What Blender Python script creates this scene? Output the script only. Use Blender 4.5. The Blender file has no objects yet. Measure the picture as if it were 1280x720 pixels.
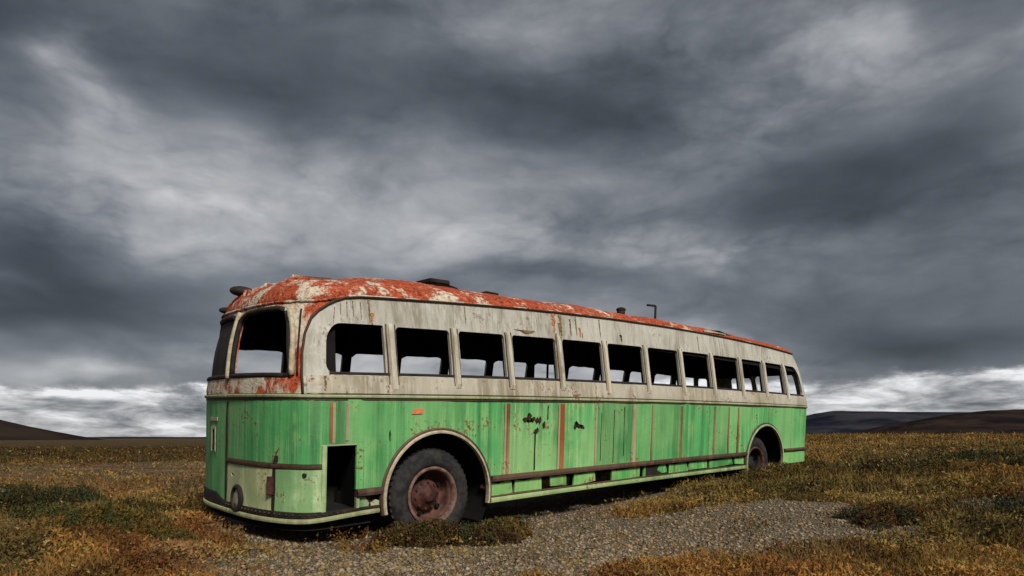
import bpy, bmesh, math, random, bisect
import numpy as np
from mathutils import Vector, Matrix
from mathutils.geometry import delaunay_2d_cdt

random.seed(7); RNG = np.random.default_rng(11)
scn = bpy.context.scene
COL = scn.collection
R = math.radians

# ---------------------------------------------------------------- camera
cam_d = bpy.data.cameras.new('camera'); cam = bpy.data.objects.new('camera', cam_d); COL.objects.link(cam)
cam.location = (0, 0, 1.05); cam.rotation_euler = (R(90), 0, 0)
cam_d.sensor_width = 36; cam_d.lens = 24.0; cam_d.shift_y = (548 - 360)/1280.0
cam_d.clip_start = 0.1; cam_d.clip_end = 20000
scn.camera = cam

# ---------------------------------------------------------------- exposure
vs = scn.view_settings
vs.view_transform = 'Standard'; vs.look = 'None'; vs.gamma = 1; vs.use_curve_mapping = False
vs.exposure = 1.45
EXPO = 2**1.45

# ---------------------------------------------------------------- sun behind thin cloud, over the viewer's right shoulder
SUN_AZ, SUN_EL = 152.0, 38.0              # azimuth clockwise from +Y (the viewing direction)
sd = bpy.data.lights.new('sun', 'SUN'); sd.energy = 1.5; sd.angle = R(12); sd.color = (1.0, 0.95, 0.86)
so = bpy.data.objects.new('sun', sd); COL.objects.link(so)
so.rotation_euler = (R(90 - SUN_EL), 0, R(180 - SUN_AZ)); so.location = (5, -10, 12)

# ---------------------------------------------------------------- node helpers
class X:
    """a value socket with arithmetic"""
    def __init__(s, nt, k): s.nt = nt; s.k = k
    def op(s, o, *a):
        n = s.nt.nodes.new('ShaderNodeMath'); n.operation = o
        for i, q in enumerate((s,) + a):
            if isinstance(q, X): s.nt.links.new(q.k, n.inputs[i])
            else: n.inputs[i].default_value = q
        return X(s.nt, n.outputs[0])
    def __add__(s, o): return s.op('ADD', o)
    __radd__ = __add__
    def __mul__(s, o): return s.op('MULTIPLY', o)
    __rmul__ = __mul__
    def __sub__(s, o): return s.op('SUBTRACT', o)
    def __rsub__(s, o): return (s*-1.0) + o
    def __truediv__(s, o): return s.op('DIVIDE', o)
    def __pow__(s, o): return s.op('POWER', o)
    def clamp(s, a=0.0, b=1.0): return s.op('MAXIMUM', a).op('MINIMUM', b)
    def ss(s, a, b):
        n = s.nt.nodes.new('ShaderNodeMapRange'); n.interpolation_type = 'SMOOTHSTEP'
        s.nt.links.new(s.k, n.inputs[0]); n.inputs[1].default_value = a; n.inputs[2].default_value = b
        return X(s.nt, n.outputs[0])
def noise(nt, vec, scale, detail=4, rough=0.55, dist=0.0):
    n = nt.nodes.new('ShaderNodeTexNoise'); n.inputs['Scale'].default_value = scale
    n.inputs['Detail'].default_value = detail; n.inputs['Roughness'].default_value = rough
    n.inputs['Distortion'].default_value = dist
    nt.links.new(vec, n.inputs['Vector']); return X(nt, n.outputs[0])
def vec(nt, x, y, z):
    n = nt.nodes.new('ShaderNodeCombineXYZ')
    for i, q in enumerate((x, y, z)):
        if isinstance(q, X): nt.links.new(q.k, n.inputs[i])
        else: n.inputs[i].default_value = q
    return n.outputs[0]
def mixc(nt, f, a, b):
    n = nt.nodes.new('ShaderNodeMix'); n.data_type = 'RGBA'
    if isinstance(f, X): nt.links.new(f.k, n.inputs[0])
    else: n.inputs[0].default_value = f
    for i, q in ((6, a), (7, b)):
        if isinstance(q, tuple): n.inputs[i].default_value = (*q, 1) if len(q) == 3 else q
        else: nt.links.new(q, n.inputs[i])
    return n.outputs[2]

# ---------------------------------------------------------------- sky: Nishita air behind a procedural cloud deck
w = bpy.data.worlds.new('World'); scn.world = w; w.use_nodes = True
nt = w.node_tree; nt.nodes.clear()
out = nt.nodes.new('ShaderNodeOutputWorld'); bg = nt.nodes.new('ShaderNodeBackground')
nt.links.new(bg.outputs[0], out.inputs[0]); bg.inputs[1].default_value = 0.1
sky = nt.nodes.new('ShaderNodeTexSky'); sky.sky_type = 'NISHITA'; sky.sun_disc = False
sky.sun_elevation = R(SUN_EL); sky.sun_rotation = R(SUN_AZ)
tc = nt.nodes.new('ShaderNodeTexCoord'); sp = nt.nodes.new('ShaderNodeSeparateXYZ')
nt.links.new(tc.outputs['Generated'], sp.inputs[0])
dx, dy, dz = (X(nt, sp.outputs[i]) for i in range(3))
az = dx.op('ARCTAN2', dy)
el = dz.op('ARCSINE')
elc = el.op('MAXIMUM', 0.0)
den = dz.op('MAXIMUM', 0.0) + 0.16
cp = vec(nt, dx/den, dy/den, 0.0)                      # position on the flat cloud deck overhead
wob = vec(nt, az*3.0, elc*6.0, 2.0)
w1 = noise(nt, wob, 1.4, 3, 0.45) - 0.5
w2 = noise(nt, vec(nt, az*3.0, elc*6.0, 9.0), 1.5, 3, 0.45) - 0.5
aw = az + w1*0.30; ew = elc + w2*0.13
# broad light and dark masses of the deck: azimuth, elevation, half widths (radians), strength
MASS = [
 (-0.630, 0.448, 0.13, 0.10, -0.08), (-0.572, 0.425, 0.055, 0.06, 0.15), (-0.346, 0.468, 0.19, 0.080, -0.07),
 (0.49, 0.475, 0.20, 0.075, 0.07), (-0.14, 0.47, 0.17, 0.06, -0.03), (0.60, 0.49, 0.06, 0.04, -0.10),
 (0.08, 0.450, 0.16, 0.045, -0.08), (0.275, 0.418, 0.09, 0.045, 0.06), (0.445, 0.325, 0.13, 0.070, -0.10),
 (0.595, 0.36, 0.08, 0.07, -0.05), (-0.465, 0.300, 0.16, 0.070, 0.14), (-0.445, 0.285, 0.075, 0.022, 0.12),
 (-0.272, 0.33, 0.06, 0.04, 0.06), (-0.118, 0.288, 0.09, 0.035, 0.13), (-0.022, 0.285, 0.08, 0.035, 0.08),
 (0.35, 0.248, 0.090, 0.022, 0.15), (0.21, 0.277, 0.095, 0.045, 0.08), (-0.548, 0.204, 0.22, 0.040, -0.09),
 (-0.56, 0.146, 0.24, 0.045, -0.11), (-0.62, 0.177, 0.05, 0.012, 0.07), (0.52, 0.118, 0.20, 0.045, -0.15),
 (0.14, 0.232, 0.20, 0.020, -0.03), (0.02, 0.105, 0.34, 0.035, 0.30), (0.40, 0.19, 0.16, 0.03, -0.04),
 (-0.62, 0.075, 0.09, 0.016, 0.10),
]
L = None
for a0, e0, ra, re, k in MASS:
    g = (((aw - a0)/ra)**2.0 + ((ew - e0)/re)**2.0)*-1.0
    t = g.op('EXPONENT')*k
    L = t if L is None else L + t
fb = noise(nt, cp, 0.9, 6, 0.52, 0.25) - 0.5
fb2 = noise(nt, cp, 3.2, 6, 0.58, 0.4) - 0.5
bil = noise(nt, vec(nt, az*2.6 + w1*0.5, elc*7.5 + w2*0.6, 6.0), 1.4, 6, 0.45)
b2 = None                                               # billows: rounded tops with dark creases between them
for i_, (sc_, am_) in enumerate(((1.5, 0.46), (3.1, 0.22), (6.4, 0.13), (13.0, 0.08))):
    q_ = (noise(nt, vec(nt, az*3.0 + w1*0.3, elc*6.4 + w2*0.3, 16.0 + 5*i_), sc_*1.5, 2, 0.5) - 0.5).op('ABSOLUTE')*(4.0*am_)
    b2 = q_ if b2 is None else b2 + q_
b2 = b2 - 0.32
L = L*((bil - 0.5)*2.0 + 1.0).clamp(0.45, 1.5)*1.30
L = L*1.22 + 0.455 + (bil - 0.5)*0.50 + fb*0.05 + b2*(L*1.3 + 0.15).clamp(0.05, 0.48)
L = L - (L - 0.60).clamp(0.0, 1.0)*0.45
# bright broken band low over the horizon
streak = noise(nt, vec(nt, az*6.0, elc*24.0, 4.0), 1.8, 7, 0.60, 0.3)
puff = noise(nt, vec(nt, az*6.0, elc*14.0, 3.0), 2.4, 6, 0.6) - 0.5
edge = 0.078 + az*0.012 + w1*0.030 + puff*0.045
band = (edge - elc).ss(-0.004, 0.012)
rim = band*(edge - elc - 0.030).ss(0.0, -0.022)
L = L + band*((streak - 0.45)*1.7 + 0.12) + rim*(0.16 + puff*0.9)
L = L.clamp(0.19, 0.93)
lin = L.op('POWER', 2.2)*(1.0/EXPO)*10.0
tint = mixc(nt, L.ss(0.25, 0.75), (0.87, 0.99, 1.17), (0.99, 1.0, 1.03))
m = nt.nodes.new('ShaderNodeVectorMath'); m.operation = 'SCALE'
nt.links.new(tint, m.inputs[0]); nt.links.new(lin.k, m.inputs['Scale'])
cov = mixc(nt, 0.015, m.outputs[0], sky.outputs[0])
nt.links.new(cov, bg.inputs[0])
# ---------------------------------------------------------------- bus geometry (pure maths)
TH = math.radians(42.02); CT = math.cos(TH); ST = math.sin(TH)
BX, BY, EYE = -1.13, 6.289, 1.05
ROLL = 0.038
LV = [(-0.00124, 0.04985, -0.74204), (-0.0007, 0.04008, -0.42362), (-0.00148, 0.03224, 0.38772),
      (-0.00276, 0.041, 0.58333), (-0.00407, 0.05663, 1.0373), (-0.00800, 0.08532, 1.30082)]
W2 = 2.4                                  # body width
U0, A0, U1, A1 = -0.52, 0.52, 8.28, 0.62   # where the near / far end roundings start and how long they are
def lev(k, u):
    u = min(max(u, -0.75), 8.45)
    a, b, c = LV[k]
    return a*u*u + b*u + c + EYE
def zof(u, h):
    """h: 0 skirt, 1 rail, 2 belt, 3 sill, 4 window top, 5 drip rail (may run past either end)"""
    k = min(max(int(math.floor(h)), 0), 4)
    t = h - k
    z0, z1 = lev(k, u), lev(k+1, u)
    return z0 + (z1 - z0)*t
PLAN = []
def _plan():
    n = 2.8
    pts = []
    for i in range(201):                  # near end, from the centre of the face round to the side
        a = (1-i/200)*math.pi/2
        pts.append((U0 - A0*math.sin(a)**(2/n), W2/2 - (W2/2)*math.cos(a)**(2/n)))
    arc = [0.0]
    for p, q in zip(pts, pts[1:]): arc.append(arc[-1] + math.dist(p, q))
    tot = arc[-1]
    for p, a in zip(pts, arc): PLAN.append((U0 - (tot - a), p[0], p[1]))
    n = 2.5
    pts = []
    for i in range(201):
        a = (i/200)*math.pi/2
        pts.append((U1 + A1*math.sin(a)**(2/n), W2/2 - (W2/2)*math.cos(a)**(2/n)))
    arc = [0.0]
    for p, q in zip(pts, pts[1:]): arc.append(arc[-1] + math.dist(p, q))
    for p, a in zip(pts[1:], arc[1:]): PLAN.append((U1 + a, p[0], p[1]))
_plan()
SC0, SC1 = PLAN[0][0], PLAN[-1][0]        # s at the centre of the near and the far face
PS = [p[0] for p in PLAN]
def plan(s):
    if s <= SC0: return PLAN[0][1], PLAN[0][2] + (SC0 - s)
    if s >= SC1: return PLAN[-1][1], PLAN[-1][2] + (s - SC1)
    if U0 <= s <= U1: return s, 0.0
    i = bisect.bisect_right(PS, s) - 1
    i = min(i, len(PLAN) - 2)
    a, b = PLAN[i], PLAN[i+1]
    t = (s - a[0])/max(b[0] - a[0], 1e-9)
    return a[1] + (b[1]-a[1])*t, a[2] + (b[2]-a[2])*t
def sm(t):
    t = min(max(t, 0.0), 1.0); return t*t*(3 - 2*t)
def warp(u, v, z):
    """tumblehome of the sides, rake of the near end, sweep of the far end"""
    up = max(0.0, z - zof(u, 2.25))
    ins = 0.17*up
    lo = max(0.0, zof(u, 1.0) - z)
    v2 = W2/2 + (v - W2/2)*(1 - ins/(W2/2))
    en = (0.05*up + 0.19*up**3 - 0.02*lo)*sm((-u - 0.30)/0.55)
    zb = zof(u, 2.0); dz = min(max(0.0, z - zb)/1.02, 0.985)
    ef = 0.95*(1 - math.sqrt(1 - dz*dz))*max(0.0, (u - 7.1)/1.80)**1.4
    return u + en - ef, v2
def S(s, h, d=0.0, mirror=False, zadd=0.0):
    """point of the body skin in bus space: s runs round the body, h up it, d inwards"""
    u, v = plan(s)
    if d:
        e = 0.01
        a, b = plan(s - e), plan(s + e)
        tx, ty = b[0]-a[0], b[1]-a[1]; l = math.hypot(tx, ty) or 1
        nx, ny = -ty/l, tx/l
        u += nx*d; v += ny*d
    z = zof(plan(s)[0], h) + zadd
    u2, v2 = warp(u, v, z)
    if mirror: v2 = W2 - v2
    return (u2, v2, z)
BOX = BX - ST*0.04; BOY = BY + CT*0.04
def to_world(p):
    u, v, z = p
    c, s_ = math.cos(ROLL), math.sin(ROLL)
    v, z = v*c - z*s_, v*s_ + z*c
    return (BOX + CT*u - ST*v, BOY + ST*u + CT*v, z)
# ---------------------------------------------------------------- end of bus maths
# ---------------------------------------------------------------- tags and links
def tag(o, label=None, cat=None, group=None, kind=None):
    if label: o['label'] = label
    if cat: o['category'] = cat
    if group: o['group'] = group
    if kind: o['kind'] = kind
    return o
def link(name, me, mat, parent=None, smooth=False):
    o = bpy.data.objects.new(name, me); COL.objects.link(o)
    if mat: me.materials.append(mat)
    if parent: o.parent = parent
    if smooth: me.polygons.foreach_set('use_smooth', [True]*len(me.polygons))
    return o
def newmat(name, rough=0.8, spec=0.3):
    m_ = bpy.data.materials.new(name); m_.use_nodes = True
    n = m_.node_tree; b = n.nodes['Principled BSDF']
    b.inputs['Roughness'].default_value = rough; b.inputs['Specular IOR Level'].default_value = spec
    return m_, n, b
def objcoord(n):
    t = n.nodes.new('ShaderNodeTexCoord'); s_ = n.nodes.new('ShaderNodeSeparateXYZ')
    n.links.new(t.outputs['Object'], s_.inputs[0])
    return t.outputs['Object'], X(n, s_.outputs[0]), X(n, s_.outputs[1]), X(n, s_.outputs[2])
def bump(n, b, h, strength=0.4, dist=0.01):
    q = n.nodes.new('ShaderNodeBump'); q.inputs['Strength'].default_value = strength
    q.inputs['Distance'].default_value = dist
    n.links.new(h.k, q.inputs['Height']); n.links.new(q.outputs[0], b.inputs['Normal'])

# ---------------------------------------------------------------- value noise for shapes
def vnoise(x, y, seed=0):
    x = np.asarray(x, float); y = np.asarray(y, float)
    xi = np.floor(x).astype(np.int64); yi = np.floor(y).astype(np.int64)
    fx = x - xi; fy = y - yi; fx = fx*fx*(3-2*fx); fy = fy*fy*(3-2*fy)
    def h(a, b):
        v = (a*374761393 + b*668265263 + seed*1442695041) & 0x7fffffff
        v = ((v ^ (v >> 13))*1274126177) & 0x7fffffff
        v = (v ^ (v >> 16)) & 0xffff
        return v/65535.0
    return (h(xi, yi)*(1-fx) + h(xi+1, yi)*fx)*(1-fy) + (h(xi, yi+1)*(1-fx) + h(xi+1, yi+1)*fx)*fy
def fbm(x, y, seed=0, o=4):
    t = 0; a = 0.5; n = 0
    for i in range(o):
        t = t + a*vnoise(x*2**i, y*2**i, seed+i); n += a; a *= 0.55
    return t/n
def smv(t): t = np.clip(t, 0, 1); return t*t*(3-2*t)

# ---------------------------------------------------------------- terrain
def height(x, y):
    x = np.asarray(x, float); y = np.asarray(y, float)
    d = np.hypot(x, y)
    z = 0.10 + 0.34*smv((x+0.8)/5.0)*smv((y-5.2)/5.5)
    z = z + 0.62*smv((x-2.0)/9.0)*smv((d-10)/26.0)          # swell on the right
    z = z + 0.30*smv((x-4.5)/5.0)*smv((y-4)/6.0)*np.exp(-((d-11)/9.0)**2)
    z = z + 0.24*np.exp(-((x+9.6)/2.0)**2 - ((y-10.0)/2.6)**2)   # hummocks on the left
    z = z + 0.28*np.exp(-((x+3.7)/1.3)**2 - ((y-5.4)/1.3)**2)
    z = z + 0.24*np.exp(-((x+5.4)/1.2)**2 - ((y-7.2)/1.2)**2)
    rough = 0.15*(1-gravel(x, y))*(1-0.8*track(x, y))*smv((d-2)/3)
    z = z + rough*(fbm(x*0.9, y*0.9, 3)-0.5)*1.6 + rough*(fbm(x*3.1, y*3.1, 8, 3)-0.5)*1.3
    z = z + 0.35*smv((d-15)/40)*(fbm(x*0.12, y*0.12, 21)-0.5)*np.exp(-(d/300)**2)
    far = smv((d-60)/260)
    z = z*(1-far) + far*0.0
    return z
def gravel(x, y):
    """1 on the bare gravel patch beside and under the bus"""
    ax, ay, bx, by = -1.10, 4.85, 2.95, 7.0
    t = np.clip(((x-ax)*(bx-ax) + (y-ay)*(by-ay))/((bx-ax)**2 + (by-ay)**2), 0, 1)
    d = np.hypot(x-(ax+t*(bx-ax)), y-(ay+t*(by-ay)))
    n = (fbm(x*0.9+4, y*0.9, 31)-0.5)*1.3
    r = 1.42 - 0.02*t
    g = smv((r - d + n)/0.35)
    u = (x-BX)*CT + (y-BY)*ST; v = -(x-BX)*ST + (y-BY)*CT   # the footprint of the bus
    f = smv((u+1.5)/0.4)*smv((6.0-u)/2.0)*smv((v+0.25+(n*0.3))/0.25)*smv((2.9-v)/0.4)
    f2 = smv((u-0.3)/0.5)*smv((3.3-u+n*0.8)/0.8)*smv((v+1.9)/0.3)*smv((0.4-v)/0.4)   # bare right up to the skirt
    return np.maximum(np.maximum(g, f), f2)
def track(x, y):
    """bare brown earth of the flat beyond the bus on the left"""
    n = fbm(x*0.25+9, y*0.5, 41)-0.5
    d = np.hypot(x, y)
    a = smv((d-9.3+n*3)/1.5)*smv((33-d+n*10)/3)*smv((2-x)/3)
    return a*(0.80 + 0.20*smv((fbm(x*0.15, y*0.5, 47)-0.36)/0.12))

def grid_mesh(name, P, closed):
    """P: rows x cols x 3"""
    r, c, _ = P.shape
    me = bpy.data.meshes.new(name)
    idx = np.arange(r*c).reshape(r, c)
    if closed:
        a = idx[:-1, :]; b = np.roll(idx, -1, 1)[:-1, :]; c2 = np.roll(idx, -1, 1)[1:, :]; d = idx[1:, :]
    else:
        a = idx[:-1, :-1]; b = idx[:-1, 1:]; c2 = idx[1:, 1:]; d = idx[1:, :-1]
    F = np.stack([a, b, c2, d], -1).reshape(-1, 4)
    fill(me, P.reshape(-1, 3), F)
    return me
def fill(me, V, F):
    k = F.shape[1]
    me.vertices.add(len(V)); me.vertices.foreach_set('co', np.ascontiguousarray(V, dtype=np.float32).ravel())
    me.loops.add(F.size); me.loops.foreach_set('vertex_index', np.ascontiguousarray(F, dtype=np.int32).ravel())
    me.polygons.add(len(F)); me.polygons.foreach_set('loop_start', np.arange(0, F.size, k, dtype=np.int32))
    me.polygons.foreach_set('loop_total', np.full(len(F), k, dtype=np.int32))
    me.update(calc_edges=True)
def point_attr(me, name, data, typ='FLOAT_COLOR'):
    a = me.attributes.new(name, typ, 'POINT')
    a.data.foreach_set('color' if typ == 'FLOAT_COLOR' else 'value', np.ascontiguousarray(data, dtype=np.float32).ravel())

# vegetation colours by place (albedo)
VC = np.array([(0.225, 0.118, 0.030), (0.185, 0.142, 0.036), (0.034, 0.038, 0.015), (0.260, 0.190, 0.085), (0.125, 0.040, 0.014)])
def vegcol(x, y):
    a = fbm(x*0.55, y*0.55, 51); b = fbm(x*0.8+7, y*0.8, 61); c = fbm(x*1.7, y*1.7, 71)
    w = np.stack([np.where(x < -1.0, 0.42, 0.75), smv((a-0.45)/0.2)*np.where(x < -1.0, 1.9, 0.9), smv((b-0.56)/0.12)*1.8, smv((c-0.60)/0.12)*0.7,
                  smv((0.42-b)/0.12)*1.0], -1)
    # dark green patches on the right swell and the left hummock
    for (px, py, rx, ry) in ((7.5, 11.5, 2.2, 1.6), (4.4, 7.0, 1.2, 0.8), (-5.0, 7.3, 1.0, 1.1), (12.5, 15.5, 3, 2.2)):
        w[..., 2] += 2.2*np.exp(-((x-px)/rx)**2-((y-py)/ry)**2)
    w /= w.sum(-1, keepdims=True)
    dim = 1 - 0.62*smv((np.hypot(x, y)-26)/8)*smv((3-x)/3)   # darker peat heath out on the flat
    return (w @ VC)*dim[..., None]

rr = np.concatenate([[0.0, 1.5], np.geomspace(3.0, 40, 200), np.geomspace(42, 9000, 60)])
aa = np.concatenate([np.linspace(-50, 50, 401), np.linspace(53, 307, 86)])
A_, R_ = np.meshgrid(np.radians(aa), rr)
gx = R_*np.sin(A_); gy = R_*np.cos(A_)
gz = height(gx, gy)
me = grid_mesh('ground', np.stack([gx, gy, gz], -1), True)
gc = vegcol(gx, gy).reshape(-1, 3)*0.72
g_ = np.clip(gravel(gx, gy), 0, 1).ravel(); t_ = track(gx, gy).ravel()
point_attr(me, 'plantcol', np.c_[gc, np.ones(len(gc))])
point_attr(me, 'gravelmask', g_, 'FLOAT'); point_attr(me, 'earthmask', t_, 'FLOAT')
mt, n, b = newmat('ground', 0.95, 0.1)
def attr(n, name):
    a = n.nodes.new('ShaderNodeAttribute'); a.attribute_name = name; return a
co, ox, oy, oz = objcoord(n)
spk = noise(n, co, 38, 5, 0.7); mid = noise(n, co, 5, 5, 0.6); vor = n.nodes.new('ShaderNodeTexVoronoi')
vor.inputs['Scale'].default_value = 34; n.links.new(co, vor.inputs['Vector'])
gcol = mixc(n, spk.ss(0.35, 0.68), (0.045, 0.032, 0.021), (0.235, 0.185, 0.125))
gcol = mixc(n, mid.ss(0.40, 0.70)*0.5, gcol, (0.14, 0.112, 0.075))
sepv = n.nodes.new('ShaderNodeSeparateColor'); n.links.new(vor.outputs['Color'], sepv.inputs[0])
gcol = mixc(n, X(n, sepv.outputs[0]).ss(0.80, 0.95)*0.6, gcol, (0.30, 0.26, 0.20))
far_n = noise(n, vec(n, ox*0.35, oy*1.5, 0.0), 0.9, 6, 0.65)
ecol = mixc(n, far_n.ss(0.35, 0.65), (0.085, 0.052, 0.028), (0.200, 0.138, 0.080))
pl = attr(n, 'plantcol').outputs['Color']
pv = mixc(n, mid.ss(0.3, 0.7), pl, (0.055, 0.036, 0.016))
pv = mixc(n, far_n.ss(0.45, 0.62)*0.5, pv, (0.15, 0.10, 0.045))
c1 = mixc(n, X(n, attr(n, 'earthmask').outputs['Fac']), pv, ecol)
gm = (X(n, attr(n, 'gravelmask').outputs['Fac']) + (mid - 0.5)*0.8).ss(0.35, 0.6)
c1 = mixc(n, gm, c1, gcol)
n.links.new(c1, b.inputs['Base Color'])
bump(n, b, spk + (X(n, vor.outputs['Distance'])*-1.2) + mid*1.5, 0.9, 0.03)
tag(link('ground', me, mt, smooth=True), kind='structure')

# ---------------------------------------------------------------- hills
def hill(name, pts, dist, depth, mat, seed, rough=3.0):
    """ridge: list of (x, crest height) at the given distance; slopes to either side"""
    xs = np.array([p[0] for p in pts], float); hs = np.array([p[1] for p in pts], float)
    X_ = np.linspace(xs[0], xs[-1], 260); H = np.interp(X_, xs, hs)
    prof = [(-1.0, -0.02), (-0.75, 0.16), (-0.5, 0.42), (-0.3, 0.68), (-0.12, 0.92), (0, 1.0), (0.2, 0.96), (0.6, 0.6), (1.0, -0.02)]
    T = np.linspace(-1, 1, 60); K = np.interp(T, [p[0] for p in prof], [p[1] for p in prof])
    P = np.zeros((60, 260, 3))
    for i in range(60):
        P[i, :, 0] = X_; P[i, :, 1] = dist + T[i]*depth
        nn = (fbm(X_/depth*5.0+3, np.full_like(X_, T[i]*3.0), seed)-0.5)*rough
        P[i, :, 2] = H*K[i] + nn*min(1, max(K[i], 0)*2)*(1-0.75*max(0, K[i])**3) - 1.0
    return tag(link(name, grid_mesh(name, P, False), mat, smooth=True), kind='structure')
def hillmat(name, c1_, c2_, sc):
    m_, n, b = newmat(name, 1.0, 0.0)
    co, ox, oy, oz = objcoord(n)
    a = noise(n, vec(n, ox*sc, oy*sc, oz*sc*6.0), 1.0, 6, 0.6)
    n.links.new(mixc(n, a.ss(0.35, 0.65), c1_, c2_), b.inputs['Base Color'])
    return m_
HM = hillmat('slate_hill', (0.010, 0.012, 0.020), (0.038, 0.037, 0.044), 0.006)
HM2 = hillmat('heath_hill', (0.012, 0.010, 0.011), (0.034, 0.024, 0.019), 0.012)
F = 853.0
D = 3000.0
hill('hill', [((x-640)/F*D, (548-y)/F*D) for x, y in ((700, 549), (860, 540), (960, 528), (1014, 521), (1040, 513), (1100, 513.5), (1180, 514.5), (1260, 514), (1400, 517), (1700, 530), (1900, 549))], D, 900, HM, 5, 16)
D = 1700.0
hill('hill', [((x-640)/F*D, (548-y)/F*D) for x, y in ((1080, 549), (1150, 526), (1200, 516), (1240, 511.5), (1290, 510), (1400, 507), (1600, 505), (1900, 530), (2100, 549))], D, 420, HM2, 6, 8)
D = 420.0
hill('hill', [((x-640)/F*D, (548-y)/F*D) for x, y in ((-520, 549), (-300, 516), (-120, 510), (-40, 515), (0, 526), (30, 536), (66, 547.5), (100, 550))], D, 90, HM2, 7, 1.2)
D = 6000.0
hill('hill', [((x-640)/F*D, (548-y)/F*D) for x, y in ((-900, 549), (-400, 545.5), (60, 546.5), (160, 545.5), (240, 546), (420, 543), (640, 545), (900, 549))], D, 1500, HM, 9, 4)
def hof(u, z):
    for k in range(5):
        if z < lev(k+1, u) or k == 4:
            a, b_ = lev(k, u), lev(k+1, u)
            return k + (z - a)/(b_ - a)

# ---------------------------------------------------------------- bus materials
def streaks(n, ox, oy, oz, sc=9.0):
    return noise(n, vec(n, ox*sc, oy*sc, oz*0.55), 1.0, 5, 0.62)
def paint(name, base, dark, pale, rust=(0.16, 0.045, 0.018), rustamt=0.5, rough=0.62, sc=9.0):
    m_, n, b = newmat(name, rough, 0.35)
    co, ox, oy, oz = objcoord(n)
    s1 = streaks(n, ox, oy, oz, sc); s2 = streaks(n, ox + 13.0, oy, oz, sc*3.2)
    blot = noise(n, co, 2.3, 6, 0.62); fine = noise(n, co, 26, 5, 0.65)
    oi = n.nodes.new('ShaderNodeObjectInfo')
    c = mixc(n, s1.ss(0.30, 0.62), dark, base)
    big = noise(n, vec(n, ox*1.1, oy*1.1, oz*0.8), 1.0, 3, 0.5)
    c = mixc(n, big.ss(0.42, 0.62)*0.55, c, pale)
    c = mixc(n, (s2*0.6 + blot*0.4).ss(0.48, 0.62)*0.8, c, pale)
    c = mixc(n, (s2.ss(0.62, 0.72))*0.5, c, (0.045, 0.05, 0.03))
    r = (blot*0.55 + fine*0.45).ss(0.60 - 0.06*rustamt, 0.66 - 0.04*rustamt)
    c = mixc(n, r*min(1.0, rustamt + 0.35), c, rust)
    mul = n.nodes.new('ShaderNodeMix'); mul.data_type = 'RGBA'; mul.blend_type = 'MULTIPLY'; mul.inputs[0].default_value = 1
    n.links.new(c, mul.inputs[6]); n.links.new(oi.outputs['Color'], mul.inputs[7])
    n.links.new(mul.outputs[2], b.inputs['Base Color'])
    n.links.new((fine*0.35 + rough - 0.15).k, b.inputs['Roughness'])
    bump(n, b, s2*0.5 + fine*0.5 + blot*1.6 + r*-0.5, 0.45, 0.012)
    return m_
GREEN = paint('green_paint', (0.080, 0.340, 0.105), (0.036, 0.165, 0.048), (0.225, 0.440, 0.165), rustamt=0.70)
PALEG = paint('faded_green_paint', (0.270, 0.340, 0.175), (0.110, 0.230, 0.100), (0.600, 0.560, 0.380), rustamt=0.9, sc=1.6)
CREAM = paint('cream_paint', (0.390, 0.375, 0.320), (0.215, 0.190, 0.140), (0.500, 0.485, 0.430), (0.150, 0.075, 0.035), 0.30, sc=12.0)
SILL = paint('chalky_paint', (0.360, 0.320, 0.240), (0.210, 0.165, 0.110), (0.500, 0.470, 0.390), (0.170, 0.060, 0.025), 0.6, sc=5.0)
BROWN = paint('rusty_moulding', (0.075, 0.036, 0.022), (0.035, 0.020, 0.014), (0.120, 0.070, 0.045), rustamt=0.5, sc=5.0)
STRIPM = paint('rust_strip', (0.230, 0.085, 0.032), (0.120, 0.050, 0.022), (0.340, 0.240, 0.120), rustamt=0.4, sc=5.0)
TRIM = paint('pale_trim', (0.330, 0.350, 0.230), (0.190, 0.190, 0.120), (0.470, 0.460, 0.340), rustamt=0.5, sc=5.0)
def redflake(name, amount, streaky=False):
    m_, n, b = newmat(name, 0.75, 0.25)
    co, ox, oy, oz = objcoord(n)
    a = noise(n, co, 3.6, 8, 0.70, 0.5); fine = noise(n, co, 22, 6, 0.72); f2 = noise(n, co, 60, 3, 0.6)
    v_ = noise(n, vec(n, ox*6.0, oy*6.0, oz*0.9), 1.0, 6, 0.65)
    low = noise(n, vec(n, ox*0.9+4.0, oy*1.5, oz*1.5), 1.0, 4, 0.6)
    red = mixc(n, fine.ss(0.32, 0.62), (0.150, 0.022, 0.010), (0.450, 0.072, 0.022))
    red = mixc(n, low.ss(0.50, 0.68)*0.35, red, (0.400, 0.120, 0.055))
    red = mixc(n, f2.ss(0.52, 0.70)*0.6, red, (0.500, 0.230, 0.120))
    cr = mixc(n, fine.ss(0.4, 0.6), (0.440, 0.390, 0.290), (0.640, 0.560, 0.440))
    src = (a*0.68 + (v_ if streaky else fine)*0.32)
    src = src + (low - 0.5)*0.30 - ox.clamp(0.0, 8.0)*0.008
    c = mixc(n, src.ss(amount - 0.03, amount + 0.06), red, cr)
    c = mixc(n, (fine*0.5 + a*0.5).ss(0.44, 0.37)*0.85, c, (0.040, 0.020, 0.013))
    n.links.new(c, b.inputs['Base Color'])
    bump(n, b, a*2.0 + fine + f2*0.4, 0.8, 0.02)
    return m_
REDROOF = redflake('flaking_red_paint', 0.535)
REDCAP = redflake('flaking_red_and_cream_paint', 0.485, True)
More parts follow.
